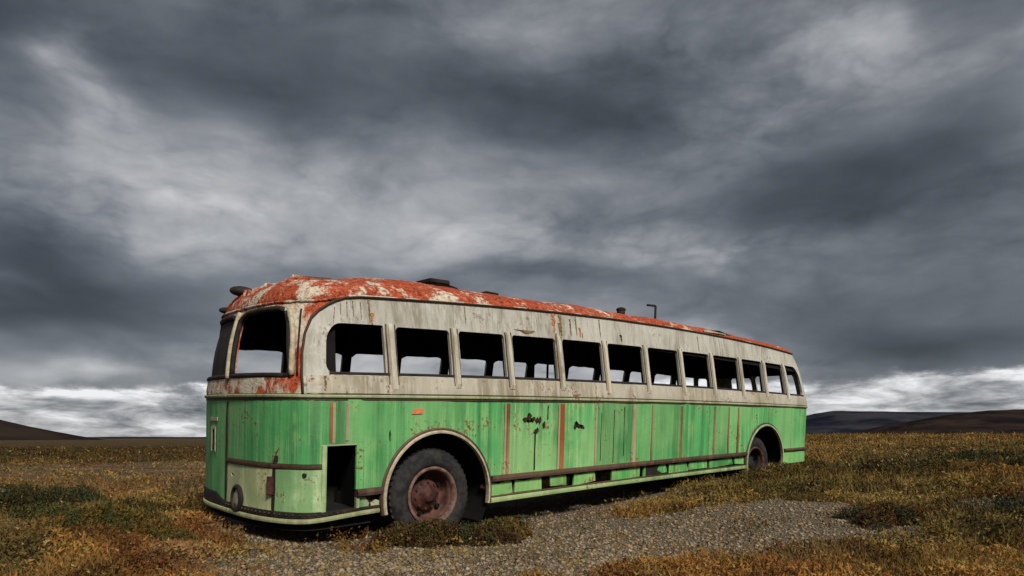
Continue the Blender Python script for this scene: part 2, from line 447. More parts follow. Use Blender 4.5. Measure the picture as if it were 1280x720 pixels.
def plain(name, c1_, c2_, rough=0.9, sc=8.0, bs=0.5, metal=0.0):
    m_, n, b = newmat(name, rough, 0.3)
    b.inputs['Metallic'].default_value = metal
    co, ox, oy, oz = objcoord(n)
    a = noise(n, co, sc, 6, 0.65)
    n.links.new(mixc(n, a.ss(0.35, 0.65), c1_, c2_), b.inputs['Base Color'])
    bump(n, b, a, bs, 0.012)
    return m_
DARK = plain('shade_black', (0.003, 0.003, 0.003), (0.007, 0.006, 0.006), 1.0, sc=5)  # near-black base colour: the shade of the unlit interior is put into the material
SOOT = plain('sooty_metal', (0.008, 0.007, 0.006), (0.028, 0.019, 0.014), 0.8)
RUBBER = plain('tyre_rubber', (0.010, 0.010, 0.011), (0.032, 0.029, 0.027), 0.85, 14)
RIMM = plain('rusty_rim', (0.045, 0.018, 0.013), (0.110, 0.048, 0.034), 0.8, 12)
FLNG = plain('rim_edge_rust', (0.090, 0.050, 0.038), (0.200, 0.125, 0.095), 0.75, 14)
HUBM = plain('red_rust', (0.030, 0.010, 0.008), (0.085, 0.030, 0.023), 0.75, 16)
ORANGE = plain('orange_sticker', (0.62, 0.13, 0.05), (0.70, 0.22, 0.11), 0.6, 20)
HOLE = plain('rusted_through_edge', (0.010, 0.007, 0.005), (0.050, 0.018, 0.009), 0.9, 40)
CRMED = plain('cream_edge', (0.300, 0.260, 0.170), (0.480, 0.420, 0.300), 0.7, 18)

# ---------------------------------------------------------------- bus builders
bus = bpy.data.objects.new('bus', None); COL.objects.link(bus)
bus.location = (BOX, BOY, 0); bus.rotation_euler = (ROLL, 0, TH); bus.empty_display_size = 0.5
tag(bus, 'derelict green and cream bus with a flaking red roof standing on gravel', 'bus')
CUR = [bus]
def part(name, bm_or_me, mat, parent=None, smooth=False, col=None, recalc=True):
    if isinstance(bm_or_me, bmesh.types.BMesh):
        if recalc: bmesh.ops.recalc_face_normals(bm_or_me, faces=bm_or_me.faces)
        me = bpy.data.meshes.new(name); bm_or_me.to_mesh(me); bm_or_me.free()
    else: me = bm_or_me
    o = link(name, me, mat, parent or bus, smooth)
    if col: o.color = (*col, 1)
    return o

def inpoly(p, poly):
    x, y = p; c = False; j = len(poly)-1
    for i in range(len(poly)):
        xi, yi = poly[i]; xj, yj = poly[j]
        if (yi > y) != (yj > y) and x < (xj-xi)*(y-yi)/(yj-yi) + xi: c = not c
        j = i
    return c
def dens(poly, ds, dh):
    o = []
    for i in range(len(poly)):
        a, b_ = poly[i], poly[(i+1) % len(poly)]
        k = max(1, int(math.ceil(max(abs(a[0]-b_[0])/ds, abs(a[1]-b_[1])/dh))))
        for j in range(k): o.append((a[0]+(b_[0]-a[0])*j/k, a[1]+(b_[1]-a[1])*j/k))
    return o
def skin(name, outer, holes, mat, th=0.03, ds=0.10, dh=0.30, out=0.0, mirror=False, parent=None, col=None, wav=0.0, smooth=True, warpf=None):
    """a curved sheet of the body cut from outline and holes given along (s) and up (h) the skin"""
    loops = [dens(outer, ds, dh)] + [dens(h_, ds, dh) for h_ in holes]
    V = []; E_ = []
    for lp in loops:
        k0 = len(V); V += [Vector(p) for p in lp]
        E_ += [(k0+i, k0+(i+1) % len(lp)) for i in range(len(lp))]
    x0 = min(p[0] for p in loops[0]); x1 = max(p[0] for p in loops[0])
    y0 = min(p[1] for p in loops[0]); y1 = max(p[1] for p in loops[0])
    nx = int((x1-x0)/ds)+1; ny = int((y1-y0)/dh)+1
    segs = [(lp[i], lp[(i+1) % len(lp)]) for lp in loops for i in range(len(lp))]
    for i in range(nx+1):
        for j in range(ny+1):
            p = (x0+(i+0.5)*ds, y0+(j+0.5)*dh)
            if not inpoly(p, loops[0]) or any(inpoly(p, h_) for h_ in loops[1:]): continue
            if min(((p[0]-a[0])/ds)**2+((p[1]-a[1])/dh)**2 for a, _ in segs) < 0.12: continue
            V.append(Vector(p))
    v2, e2, f2, *_ = delaunay_2d_cdt(V, E_, [], 0, 1e-6)
    keep = []
    for f in f2:
        c = (sum(v2[i][0] for i in f)/len(f), sum(v2[i][1] for i in f)/len(f))
        if inpoly(c, loops[0]) and not any(inpoly(c, h_) for h_ in loops[1:]): keep.append(list(f))
    def q(p, d):
        w_ = 0
        if wav: w_ = wav*(fbm(p[0]*2.3+5, p[1]*1.7, 17, 3)-0.5)*2
        r_ = S(p[0], p[1], d - out - w_, mirror)
        return warpf(r_, p) if warpf else r_
    bm = bmesh.new()
    A = [bm.verts.new(q(p, 0)) for p in v2]; B = [bm.verts.new(q(p, th)) for p in v2]
    cnt = {}
    for f in keep:
        for i in range(len(f)):
            k = (f[i], f[(i+1) % len(f)])
            cnt[tuple(sorted(k))] = cnt.get(tuple(sorted(k)), 0)+1
    flip = mirror
    for f in keep:
        fa = f if not flip else f[::-1]
        x_ = bm.faces.new([A[i] for i in fa]); x_.smooth = smooth
        x_ = bm.faces.new([B[i] for i in reversed(fa)]); x_.smooth = smooth
    for f in keep:
        for i in range(len(f)):
            a, b_ = f[i], f[(i+1) % len(f)]
            if cnt[tuple(sorted((a, b_)))] == 1:
                vs_ = [bm.verts.new(A[b_].co), bm.verts.new(A[a].co), bm.verts.new(B[a].co), bm.verts.new(B[b_].co)]
                if flip: vs_.reverse()
                bm.faces.new(vs_)
    lone = [v for v in bm.verts if not v.link_faces]
    bmesh.ops.delete(bm, geom=lone, context='VERTS')
    # faces point outwards: inner normal check
    o = part(name, bm, mat, parent, False, col, recalc=False)
    return o
def rect(s0, s1, h0, h1, r=0.0, corners=(1, 1, 1, 1), rh=None):
    """corners: bottom-left, bottom-right, top-right, top-left radius factors (in s); rh scales radius into h"""
    P = []
    for cx, cy, a0, k in ((s0, h0, 180, 0), (s1, h0, 270, 1), (s1, h1, 0, 2), (s0, h1, 90, 3)):
        rs = r*corners[k]
        if rs <= 0: P.append((cx, cy)); continue
        rv = rs/0.42 if h0 > 2.5 else rs/0.6
        ox = cx + (rs if cx == s0 else -rs); oy = cy + (rv if cy == h0 else -rv)
        for i in range(7):
            a = R(a0 + 15*i); P.append((ox + rs*math.cos(a), oy + rv*math.sin(a)))
    return P
def strip(name, s0, s1, h0, h1, mat, out=0.015, th=0.02, mirror=False, parent=None, col=None, ds=0.08, wav=0.0):
    """a moulding laid on the skin: rounded outer face; h0,h1 may be functions of s"""
    f0 = h0 if callable(h0) else (lambda s: h0); f1 = h1 if callable(h1) else (lambda s: h1)
    k = max(2, int((s1-s0)/ds)); bm = bmesh.new(); rows = []
    prof = ((0.0, 0.35), (0.12, 0.85), (0.5, 1.0), (0.88, 0.85), (1.0, 0.35))
    for i in range(k+1):
        s = s0 + (s1-s0)*i/k; a, b_ = f0(s), f1(s); row = []
        wv = wav*(fbm(s*3.0, h0 if not callable(h0) else 1.0, 5, 3)-0.5)*2 if wav else 0
        for t, o_ in prof: row.append(bm.verts.new(S(s, a+(b_-a)*t, -out*o_ - wv, mirror)))
        row.append(bm.verts.new(S(s, b_, th, mirror))); row.append(bm.verts.new(S(s, a, th, mirror)))
        rows.append(row)
    for r0, r1 in zip(rows, rows[1:]):
        for j in range(7): bm.faces.new((r0[j], r1[j], r1[(j+1) % 7], r0[(j+1) % 7]))
    bm.faces.new(rows[0][::-1]); bm.faces.new(rows[-1])
    return part(name, bm, mat, parent, False, col)
def path_tube(name, pts, rad, mat, parent=None, sides=6, flat=1.0):
    """tube through body-space points"""
    bm = bmesh.new(); rings = []
    for i, p in enumerate(pts):
        p = Vector(p); a = Vector(pts[max(i-1, 0)]); c = Vector(pts[min(i+1, len(pts)-1)])
        t = (c-a).normalized(); up = Vector((0, 1, 0)) if abs(t.y) < 0.8 else Vector((0, 0, 1))
        x_ = t.cross(up).normalized(); y_ = x_.cross(t)
        r_ = rad(i/(len(pts)-1)) if callable(rad) else rad
        rings.append([bm.verts.new(p + x_*r_*math.cos(2*math.pi*j/sides) + y_*r_*flat*math.sin(2*math.pi*j/sides)) for j in range(sides)])
    for a, c in zip(rings, rings[1:]):
        for j in range(sides): bm.faces.new((a[j], a[(j+1) % sides], c[(j+1) % sides], c[j]))
    bm.faces.new(rings[0][::-1]); bm.faces.new(rings[-1])
    return part(name, bm, mat, parent, True)
def boxbm(bm, c, sz, bev=0.0, rot=None):
    m_ = Matrix.Translation(c) @ (rot.to_4x4() if rot else Matrix()) @ Matrix.Diagonal((*sz, 1))
    r_ = bmesh.ops.create_cube(bm, size=1, matrix=m_)
    if bev: bmesh.ops.bevel(bm, geom=list({e for v in r_['verts'] for e in v.link_edges}), offset=bev, segments=2, affect='EDGES')
def lathe(prof, c, seg=48, wob=0.0):
    """prof: (radius, y) pairs; axis along y (across the bus)"""
    bm = bmesh.new(); rings = []
    for r_, y in prof:
        rings.append([bm.verts.new((c[0]+r_*math.cos(2*math.pi*i/seg), c[1]+y, c[2]+r_*math.sin(2*math.pi*i/seg))) for i in range(seg)])
    for a, b_ in zip(rings, rings[1:]):
        for i in range(seg): bm.faces.new((a[i], a[(i+1) % seg], b_[(i+1) % seg], b_[i]))
    return bm

# ---------------------------------------------------------------- bus measures
PILL = [0.046, 0.788, 1.516, 2.297, 3.106, 3.923, 4.716, 5.500, 6.305, 7.040, 7.762]
WIN = [(-0.630, -0.030)] + [(a+0.058, b_-0.058) for a, b_ in zip(PILL, PILL[1:])] + [(7.815, 8.30)]
ARCH = [(0.580, EYE-0.560, 0.640), (7.020, EYE-0.370, 0.600)]
STR = [-0.43, 1.46, 2.29, 2.87, 3.61, 3.98, 4.65, 5.48, 5.88, 6.15]
def archh(s, k, grow=0.0, z0=None):
    c, z, r_ = ARCH[k]; q_ = (r_+grow)**2 - (s-c)**2
    return hof(s, z + math.sqrt(max(q_, 0)))
SEAM = -0.82
DRIP = [(-0.825, 2.06), (-0.832, 2.9), (-0.835, 3.4), (-0.825, 3.8), (-0.79, 4.2), (-0.735, 4.5), (-0.65, 4.72), (-0.55, 4.86), (-0.43, 4.95), (-0.25, 5.0)]
def HR(s):
    if s >= -0.25: return 5.0
    if s <= -0.95: return 4.80
    return 4.80 + 0.20*sm((s+0.95)/0.70)

def arcs(k, s_from, s_to, step=0.04, grow=0.0):
    n_ = max(2, int(abs(s_to-s_from)/step)); return [(s_from+(s_to-s_from)*i/n_, archh(s_from+(s_to-s_from)*i/n_, k, grow)) for i in range(n_+1)]
def wellx(k, h, side):
    """where the wheel arch meets level h"""
    c, z, r_ = ARCH[k]
    u = c + side*r_*0.9
    for _ in range(8):
        dz = zof(u, h) - z; u = c + side*math.sqrt(max(r_*r_ - dz*dz, 0.0001))
    return u
for mir in (False, True):
    # ---- window band: one sheet with a dozen openings, running round the far end
    outer = [(SEAM, 2.06)] + [(SC1 - 0.006, 2.06), (SC1 - 0.006, 4.96)] + [(8.2, 4.985), (6.0, 4.985), (4, 4.985), (2, 4.985), (0.3, 4.985)] + [(a, b_-0.015) for a, b_ in reversed(DRIP[1:])]
    holes = []
    for i, (a, b_) in enumerate(WIN):
        if i == 0: holes.append(rect(a, b_, 3.0, 4.03, 0.16, (0.55, 0.15, 0.15, 1.0)))
        elif i == 11: holes.append(rect(a, b_+0.03, 3.0, 4.0, 0.16, (0.2, 0.4, 1.0, 0.15)))
        else: holes.append(rect(a, b_, 3.0, 4.0, 0.03, (1, 1, 1.3, 1.3)))
    if mir:
        holes[11] = rect(7.87, 8.50, 3.0, 3.9, 0.05)
        holes += [rect(8.60, 8.79, 3.0, 3.75, 0.04), rect(9.31, SC1-0.05, 3.0, 3.75, 0.05)]
    else: holes.append(rect(8.84, SC1-0.05, 3.0, 3.8, 0.05))
    skin('window_panel', outer, holes, CREAM, 0.035, 0.09, 0.22, mirror=mir, wav=0.004)
    # ---- sill plate below the windows, slightly proud
    skin('sill_panel', [(SEAM+0.03, 2.12), (8.9, 2.12), (8.9, 2.93), (SEAM+0.03, 2.93)], [], SILL, 0.004, 0.12, 0.25, out=0.008, mirror=mir, wav=0.004)
    # ---- ribs
    for i, s in enumerate(PILL):
        hl = 2.45 if i not in (4, 0) else 2.1
        bm = bmesh.new(); rows = []
        wd = 0.034 if i else 0.040
        for j in range(9):
            h = hl + (4.10-hl)*j/8
            ww = wd*(1.0 - 0.1*j/8 + (0.25 if j == 0 else 0))
            o_ = 0.030 if 0 < j < 8 else 0.014
            rows.append([bm.verts.new(S(s+dx_, h, -o_*k_ + (0.0 if k_ else -0.001), mir)) for dx_, k_ in ((-ww, 0.0), (-ww*0.7, 1), (ww*0.7, 1), (ww, 0.0))])
        for a, c in zip(rows, rows[1:]):
            for j in range(3): bm.faces.new((a[j], a[j+1], c[j+1], c[j]))
            bm.faces.new((a[3], a[0], c[0], c[3]))
        bm.faces.new(rows[0][::-1]); bm.faces.new(rows[-1])
        part('window_pillar', bm, CREAM if i not in (4,) else SILL, col=(1.18, 1.15, 1.08))
        for sd_, ww_ in ((-wd*1.25, 0.006), (wd*1.2, 0.004)):  # thin dark strips: the shadow line beside each rib, put in as colour
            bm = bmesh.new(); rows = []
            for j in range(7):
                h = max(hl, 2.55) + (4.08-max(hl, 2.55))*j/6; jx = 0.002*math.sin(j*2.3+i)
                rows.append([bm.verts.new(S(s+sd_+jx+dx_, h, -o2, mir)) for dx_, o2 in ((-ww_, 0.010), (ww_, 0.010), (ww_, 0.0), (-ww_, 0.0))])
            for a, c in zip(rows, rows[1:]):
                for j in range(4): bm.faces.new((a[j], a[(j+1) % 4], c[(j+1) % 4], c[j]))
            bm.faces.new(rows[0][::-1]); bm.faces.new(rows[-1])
            part('pillar_shade', bm, BROWN)  # moulding material used here as the colour of the shadow line
    # ---- bottom ledge of the windows
    strip('window_ledge', -0.60, 8.35, 2.985, 3.045, SOOT, 0.008, 0.03, mir)
    # ---- belt moulding
    strip('belt_moulding', SC0 + (0.012 if mir else -0.0), SC1, 1.975, 2.050, TRIM, 0.022, 0.02, mir, col=(0.95, 1.05, 0.85))
    strip('belt_groove', SC0, SC1, 1.945, 1.972, BROWN, 0.005, 0.02, mir, col=(0.6, 0.6, 0.6))
    strip('belt_groove', SC0, SC1, 2.053, 2.085, BROWN, 0.006, 0.02, mir, col=(0.7, 0.65, 0.6))
    # ---- drip rail over the side, curling down the near corner
    P = [S(a, b_, -0.012, mir) for a, b_ in DRIP]
    P += [S(s, 5.0, -0.014, mir) for s in np.arange(-0.05, SC1+0.01, 0.12)]
    path_tube('drip_rail', P, 0.012, BROWN).color = (0.5, 0.45, 0.4, 1)
    # ---- green side panels, bay by bay
    if not mir:
        bays = []
        edges = STR + [8.56]
        for i, (a, b_) in enumerate(zip(edges, edges[1:])):
            tone = [1.0, 1.12, 1.18, 0.80, 0.98, 0.88, 1.03, 1.0, 1.12, 1.05, 0.97][i % 11]
            pal = (tone*(1.20 if i in (1, 2) else 1.0), tone, tone*(1.08 if i in (1, 2) else 1.0))
            if i == 0:
                w0, w1_ = wellx(0, 0.95, -1), wellx(0, 0.95, 1)
                o_ = [(-0.335, 0.95)] + [(w0, 0.95)] + arcs(0, w0+0.002, w1_-0.002) + [(w1_, 0.95), (b_, 0.95), (b_, 1.962), (a, 1.962), (a, 1.475), (-0.335, 1.475)]
                hl_ = []
                # two small rust-through holes in the sheet ahead of the arch
                hl_.append([(-0.005, 1.50), (0.012, 1.48), (0.018, 1.56), (0.006, 1.63), (-0.006, 1.58)])
            elif i == len(edges)-2:
                w0, w1_ = wellx(1, 0.95, -1), wellx(1, 0.95, 1)
                o_ = [(a, 0.95), (w0, 0.95)] + arcs(1, w0+0.002, w1_-0.002) + [(w1_, 0.95), (b_, 0.95), (b_, 1.962), (a, 1.962)]; hl_ = []
            else: o_ = [(a, 0.95), (b_, 0.95), (b_, 1.962), (a, 1.962)]; hl_ = []
            if i == 1: hl_ = [[(1.86, 1.52), (1.90, 1.50), (1.93, 1.56), (1.90, 1.60)],
                              [(1.70, 1.70), (1.76, 1.66), (1.84, 1.67), (1.85, 1.71), (1.79, 1.74), (1.78, 1.80), (1.75, 1.79), (1.74, 1.735)],
                              [(1.91, 1.66), (1.95, 1.655), (1.955, 1.75), (1.93, 1.74)]]
            if i == 2: hl_ = [[(2.49, 1.56), (2.54, 1.58), (2.60, 1.565), (2.66, 1.57), (2.65, 1.61), (2.57, 1.63), (2.53, 1.68), (2.50, 1.65)]]
            skin('side_panel', o_, hl_, GREEN, 0.025, 0.07, 0.09, parent=None, col=pal, wav=0.012)
        for i, s in enumerate(STR):
            wd = [0.022, 0.024, 0.038, 0.020, 0.040, 0.014, 0.022, 0.026, 0.016, 0.020][i]
            mt_ = [TRIM, STRIPM, STRIPM, TRIM, TRIM, STRIPM, STRIPM, STRIPM, STRIPM, STRIPM][i]
            bm = bmesh.new(); rows = []
            lo = 0.96 if s != STR[0] else 1.52
            for j in range(7):
                h = lo + (1.925-lo)*j/6
                rows.append([bm.verts.new(S(s+dx_, h, -o2)) for dx_, o2 in ((-wd, 0.001), (-wd*0.75, 0.012), (wd*0.75, 0.012), (wd, 0.001))])
            for a, c in zip(rows, rows[1:]):
                for j in range(3): bm.faces.new((a[j], a[j+1], c[j+1], c[j]))
            bm.faces.new(rows[0][::-1]); bm.faces.new(rows[-1])
            part('panel_strip', bm, mt_, col=[(0.75, 0.7, 0.6), (1, 1, 1), (1.15, 0.8, 0.7), (0.8, 0.8, 0.6), (0.9, 0.78, 0.6), (1, 1, 1), (1, 1, 1), (0.8, 1, 1), (1, 1, 1), (1, 1, 1)][i])
            if i in (1, 2):   # pale edge beside the rusty strip
                bm = bmesh.new()
                vs_ = [bm.verts.new(S(s+a, h, -0.004)) for a, h in ((-wd-0.035, 0.96), (-wd-0.004, 0.96), (-wd-0.004, 1.925), (-wd-0.030, 1.925))]
                r_ = bmesh.ops.extrude_face_region(bm, geom=[bm.faces.new(vs_)]); 
                for v in r_['geom']:
                    if isinstance(v, bmesh.types.BMVert): v.co.y -= 0.004
                part('panel_strip', bm, TRIM, col=(0.9, 0.85, 0.65))
        part_ = None
    else:
        w = []
        o_ = [(SEAM, 0.95)]
        for k in (0, 1):
            a, c = wellx(k, 0.95, -1), wellx(k, 0.95, 1)
            o_ += [(a, 0.95)] + arcs(k, a+0.002, c-0.002) + [(c, 0.95)]
        o_ += [(8.56, 0.95), (8.56, 1.962), (SEAM, 1.962)]
        skin('side_panel', o_, [], GREEN, 0.025, 0.12, 0.2, mirror=True, wav=0.006)
    # ---- far end lower panel
    skin('end_panel', [(8.565, 0.95), (SC1-0.003, 0.95), (SC1-0.003, 1.962), (8.565, 1.962)], [], GREEN, 0.025, 0.08, 0.2, mirror=mir, col=(0.8, 0.85, 0.8))
    # ---- brown rub rail
    rr_ = [(-0.33, wellx(0, 0.85, -1)-0.03), (wellx(0, 0.85, 1)+0.03, wellx(1, 0.85, -1)-0.03), (wellx(1, 0.85, 1)+0.03, SC1)]
    for i, (a, c) in enumerate(rr_):
        strip('rub_rail', a, c, 0.74 if i < 2 else 0.80, 0.955, BROWN, 0.040, 0.03, mir, wav=0.006)
    # ---- skirt below the rail: torn boxes with gaps, and a pale bottom rail
    a, c = rr_[1]
    if not mir:
        bx = [(1.26, 1.56, 0.9), (1.61, 2.02, 1.0), (2.14, 2.40, 0.9), (2.54, 2.92, 1.05), (3.22, 3.80, 1.0), (3.86, 4.37, 0.9), (4.42, 4.86, 1.0), (4.91, 5.36, 1.05), (5.42, 6.06, 0.9), (6.12, 6.42, 1.0)]
        for i, (p0, p1, tn) in enumerate(bx):
            j = [0.02*random.uniform(-1, 1) for _ in range(8)]
            skin('skirt_panel', [(p0+j[0], 0.28+j[1]*3), (p1+j[2], 0.30+j[3]*2), (p1+j[4]-0.02, 0.70), (p1-0.1, 0.715), (p0+0.1+j[5], 0.66+j[6]), (p0+j[7], 0.71)], [], GREEN, 0.02, 0.1, 0.15, out=-0.02, col=(tn*1.25, tn*1.1, tn), wav=0.01)
    else:
        skin('skirt_panel', [(a, 0.2), (c, 0.2), (c, 0.72), (a, 0.72)], [], GREEN, 0.02, 0.2, 0.3, out=-0.01, mirror=True)
    strip('bottom_rail', a+0.0, c, 0.02, 0.20, TRIM, 0.022, 0.03, mir, col=(0.75, 1.0, 0.62), wav=0.008)
    strip('bottom_rail', a+0.02, c-0.02, 0.215, 0.255, BROWN, 0.012, 0.03, mir)
    a, c = rr_[2]
    skin('skirt_panel', [(a, 0.03), (SC1-0.003, 0.03), (SC1-0.003, 0.78), (a, 0.78)], [], GREEN, 0.02, 0.08, 0.3, out=-0.004, mirror=mir, col=(1.15, 1.12, 1.0))
    # ---- wheel arches: lip, and the well behind it
    for k in (0, 1):
        c_, z_, r_ = ARCH[k]
        for nm, ro, ri, o_, mt_, back in (('arch_lip', 0.0, -0.027, 0.030, CRMED if k == 0 else PALEG, 0.02), ('arch_flange', 0.026, 0.0, 0.016, BROWN, 0.02)):
            if k == 1: o_ *= 0.8
            bm = bmesh.new(); rows = []
            for i in range(49):
                a = R(-10 + 203*i/48) if k == 0 else R(-14 + 208*i/48)
                row = []
                for rad_, oo in ((r_+ri, back), (r_+ri, -o_), (r_+ri*0.4+ro*0.6, -o_*1.1), (r_+ro, -o_*0.6), (r_+ro, back)):
                    u = c_ + rad_*math.cos(a)*(1.0); z = z_ + rad_*math.sin(a)
                    u2, v2 = warp(u, oo, z); row.append(bm.verts.new((u2, (W2-v2) if mir else v2, z)))
                rows.append(row)
            for p, q_ in zip(rows, rows[1:]):
                for j in range(5): bm.faces.new((p[j], p[(j+1) % 5], q_[(j+1) % 5], q_[j]))
            bm.faces.new(rows[0][::-1]); bm.faces.new(rows[-1])
            part(nm, bm, mt_)
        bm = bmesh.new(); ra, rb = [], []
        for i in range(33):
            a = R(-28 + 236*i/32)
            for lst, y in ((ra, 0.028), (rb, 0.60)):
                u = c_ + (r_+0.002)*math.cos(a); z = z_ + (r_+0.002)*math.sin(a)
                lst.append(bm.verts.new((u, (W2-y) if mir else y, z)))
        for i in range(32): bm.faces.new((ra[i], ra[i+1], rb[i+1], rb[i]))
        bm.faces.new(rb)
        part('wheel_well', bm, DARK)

# ---------------------------------------------------------------- near end
for mir in (False, True):
    top = [(s, HR(s)-0.02) for s in np.linspace(-0.25, SC0+0.004, 14)]
    o_ = [(SC0+0.004, 2.08), (SEAM-0.004, 2.08)] + [(a-0.004, b_+0.012) for a, b_ in DRIP[1:-1]] + top
    # windscreen opening, leaning with the rake
    c0 = SC0 + (0.045 if not mir else 0.06); g = 0.13 if mir else 0.0
    hole = [(c0, 2.97), (-1.30, 2.93), (-0.965+g, 2.90), (-0.958+g, 3.2), (-1.0+g, 3.9), (-1.065+g, 4.42), (-1.11+g, 4.54), (-1.20+g, 4.60), (-1.5, 4.60), (-1.8, 4.57), (-1.88, 4.48), (c0, 4.32)]
    skin('end_cap', o_, [hole], REDCAP, 0.05, 0.055, 0.14, mirror=mir, wav=0.007)
    # windscreen frame: dark inner band following the opening
    P = []
    for q_ in dens(hole+[hole[0]], 0.08, 0.2)[:-1]:
        P.append(S(q_[0], q_[1], 0.012, mir))
    P.append(P[0])
    path_tube('windscreen_frame', P, 0.026, SOOT, sides=6)
    P = [S(-0.925 - 0.10*sm((i-4)/7) + g, 2.92+0.16*i, -0.010, mir) for i in range(11)]
    path_tube('corner_post', P, 0.027, CRMED if not mir else SOOT, sides=6).color = (0.55, 0.5, 0.42, 1)
    P = [S(-0.875 - 0.03*sm((i-4)/7) + g*0.3, 2.92+0.16*i, -0.006, mir) for i in range(11)]
    path_tube('corner_groove', P, 0.009, SOOT, sides=6)
# dark board standing in the far half of the windscreen
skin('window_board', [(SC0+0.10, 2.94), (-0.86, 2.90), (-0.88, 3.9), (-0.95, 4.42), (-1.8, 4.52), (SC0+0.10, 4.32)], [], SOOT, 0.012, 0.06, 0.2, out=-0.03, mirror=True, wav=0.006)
# centre post, cream, with rounded section
P = [S(SC0+0.01, 2.85+0.14*i, -0.012) for i in range(14)]
path_tube('centre_post', P, lambda t: 0.026 - 0.005*t, CRMED, sides=8, flat=1.0)
# upper green panels of the near end, split by the centre seam
skin('end_panel', [(SC0+0.006, 1.28), (-0.66, 1.28), (-0.66, 1.48), (-0.43, 1.48), (-0.43, 1.962), (SC0+0.006, 1.962)], [], GREEN, 0.025, 0.06, 0.12, col=(0.86, 0.88, 0.90), wav=0.006)
skin('end_panel', [(SC0+0.006, 0.46), (SEAM, 0.46), (SEAM, 1.962), (SC0+0.006, 1.962)],
     [[(-1.575, 1.36), (-1.66, 1.36), (-1.66, 1.60), (-1.575, 1.60)]], GREEN, 0.025, 0.06, 0.15, mirror=True, col=(0.95, 0.95, 0.95), wav=0.005)
# frame round the slot and a blank plate above it
for a0, a1, h0, h1 in ((-1.695, -1.66, 1.33, 1.63), (-1.575, -1.54, 1.33, 1.63), (-1.66, -1.575, 1.60, 1.64)):
    skin('slot_frame', [(a0, h0), (a1, h0), (a1, h1), (a0, h1)], [], CRMED, 0.004, 0.06, 0.2, out=0.012, mirror=True)
skin('slot_shade', [(-1.66, 1.35), (-1.575, 1.35), (-1.575, 1.60), (-1.66, 1.60)], [], DARK, 0.004, 0.06, 0.2, out=0.004, mirror=True)  # dark plate over the slot, painting in the shade of the hole
skin('name_plate', [(-1.74, 1.70), (-1.50, 1.70), (-1.50, 1.745), (-1.74, 1.745)], [], CRMED, 0.004, 0.06, 0.2, out=0.008, mirror=True)
strip('centre_seam', SC0-0.012, SC0+0.022, 0.44, 1.93, SOOT, 0.010, 0.02, ds=0.01)
strip('corner_strip', -0.60, -0.572, 1.50, 1.93, STRIPM, 0.010, 0.02, ds=0.01)
strip('corner_strip', -0.572, -0.545, 1.50, 1.93, TRIM, 0.008, 0.02, ds=0.01, col=(0.8, 0.8, 0.6))
strip('panel_seam', SC0+0.01, -0.66, 1.225, 1.275, BROWN, 0.014, 0.02, col=(0.7, 0.6, 0.6))
# two faded locker doors below
k1 = skin('locker_door', [(SC0+0.03, 0.44), (-1.125, 0.44), (-1.125, 1.22), (SC0+0.03, 1.22)], [[(-1.86, 1.08), (-1.80, 1.075), (-1.785, 1.11), (-1.87, 1.115)]], PALEG, 0.02, 0.07, 0.12, out=0.004, col=(1.15, 1.08, 1.0), wav=0.008)
k2 = skin('locker_door', [(-1.085, 0.44), (-0.66, 0.44), (-0.66, 1.22), (-1.085, 1.22)], [], PALEG, 0.02, 0.06, 0.12, out=0.004, col=(0.82, 1.06, 0.88), wav=0.010)
strip('door_gap', -1.122, -1.088, 0.42, 1.22, SOOT, 0.008, 0.02, ds=0.01)
bm = bmesh.new(); c = S(-1.125, 1.04, -0.02); boxbm(bm, c, (0.03, 0.06, 0.16), 0.006, Matrix.Rotation(R(40), 3, 'Z')); part('latch', bm, HUBM, k1)
bm = bmesh.new(); c = S(-1.07, 1.33, -0.012); boxbm(bm, c, (0.02, 0.03, 0.055), 0.004, Matrix.Rotation(R(40), 3, 'Z')); part('latch', bm, SOOT)
bm = bmesh.new(); c = S(-0.80, 1.17, -0.012); boxbm(bm, c, (0.03, 0.03, 0.03), 0.004); part('latch', bm, SOOT, k2)
# corner post between the lockers and the doorway, and side bits round the opening
skin('door_post', [(-0.658, 0.40), (-0.618, 0.40), (-0.618, 1.475), (-0.658, 1.475)], [], PALEG, 0.03, 0.03, 0.3, out=0.006, col=(0.9, 1.0, 0.8))
skin('door_post', [(-0.333, 0.40), (-0.300, 0.40), (-0.300, 0.72), (-0.333, 0.72)], [], TRIM, 0.03, 0.03, 0.3, out=0.006, col=(0.8, 0.9, 0.7))
strip('door_header', -0.66, -0.335, 1.466, 1.482, TRIM, 0.006, 0.02, ds=0.04, col=(0.9, 0.9, 0.7))
skin('skirt_panel', [(-0.29, 0.36), (-0.20, 0.38), (-0.19, 0.52), (-0.23, 0.70), (-0.29, 0.71)], [], PALEG, 0.02, 0.05, 0.1, out=-0.015, col=(0.8, 0.9, 0.8))
skin('skirt_panel', [(-0.17, 0.34), (-0.085, 0.34), (-0.08, 0.55), (-0.12, 0.60), (-0.17, 0.50)], [], PALEG, 0.02, 0.05, 0.1, out=-0.015)
# doorway box, black inside
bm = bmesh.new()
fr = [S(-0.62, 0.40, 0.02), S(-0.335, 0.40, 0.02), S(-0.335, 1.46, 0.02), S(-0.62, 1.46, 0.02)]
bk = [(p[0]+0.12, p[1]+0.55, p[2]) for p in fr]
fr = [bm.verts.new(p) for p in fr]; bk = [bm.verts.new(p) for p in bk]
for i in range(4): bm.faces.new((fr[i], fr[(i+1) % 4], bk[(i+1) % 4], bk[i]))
bm.faces.new(bk); part('doorway', bm, DARK)
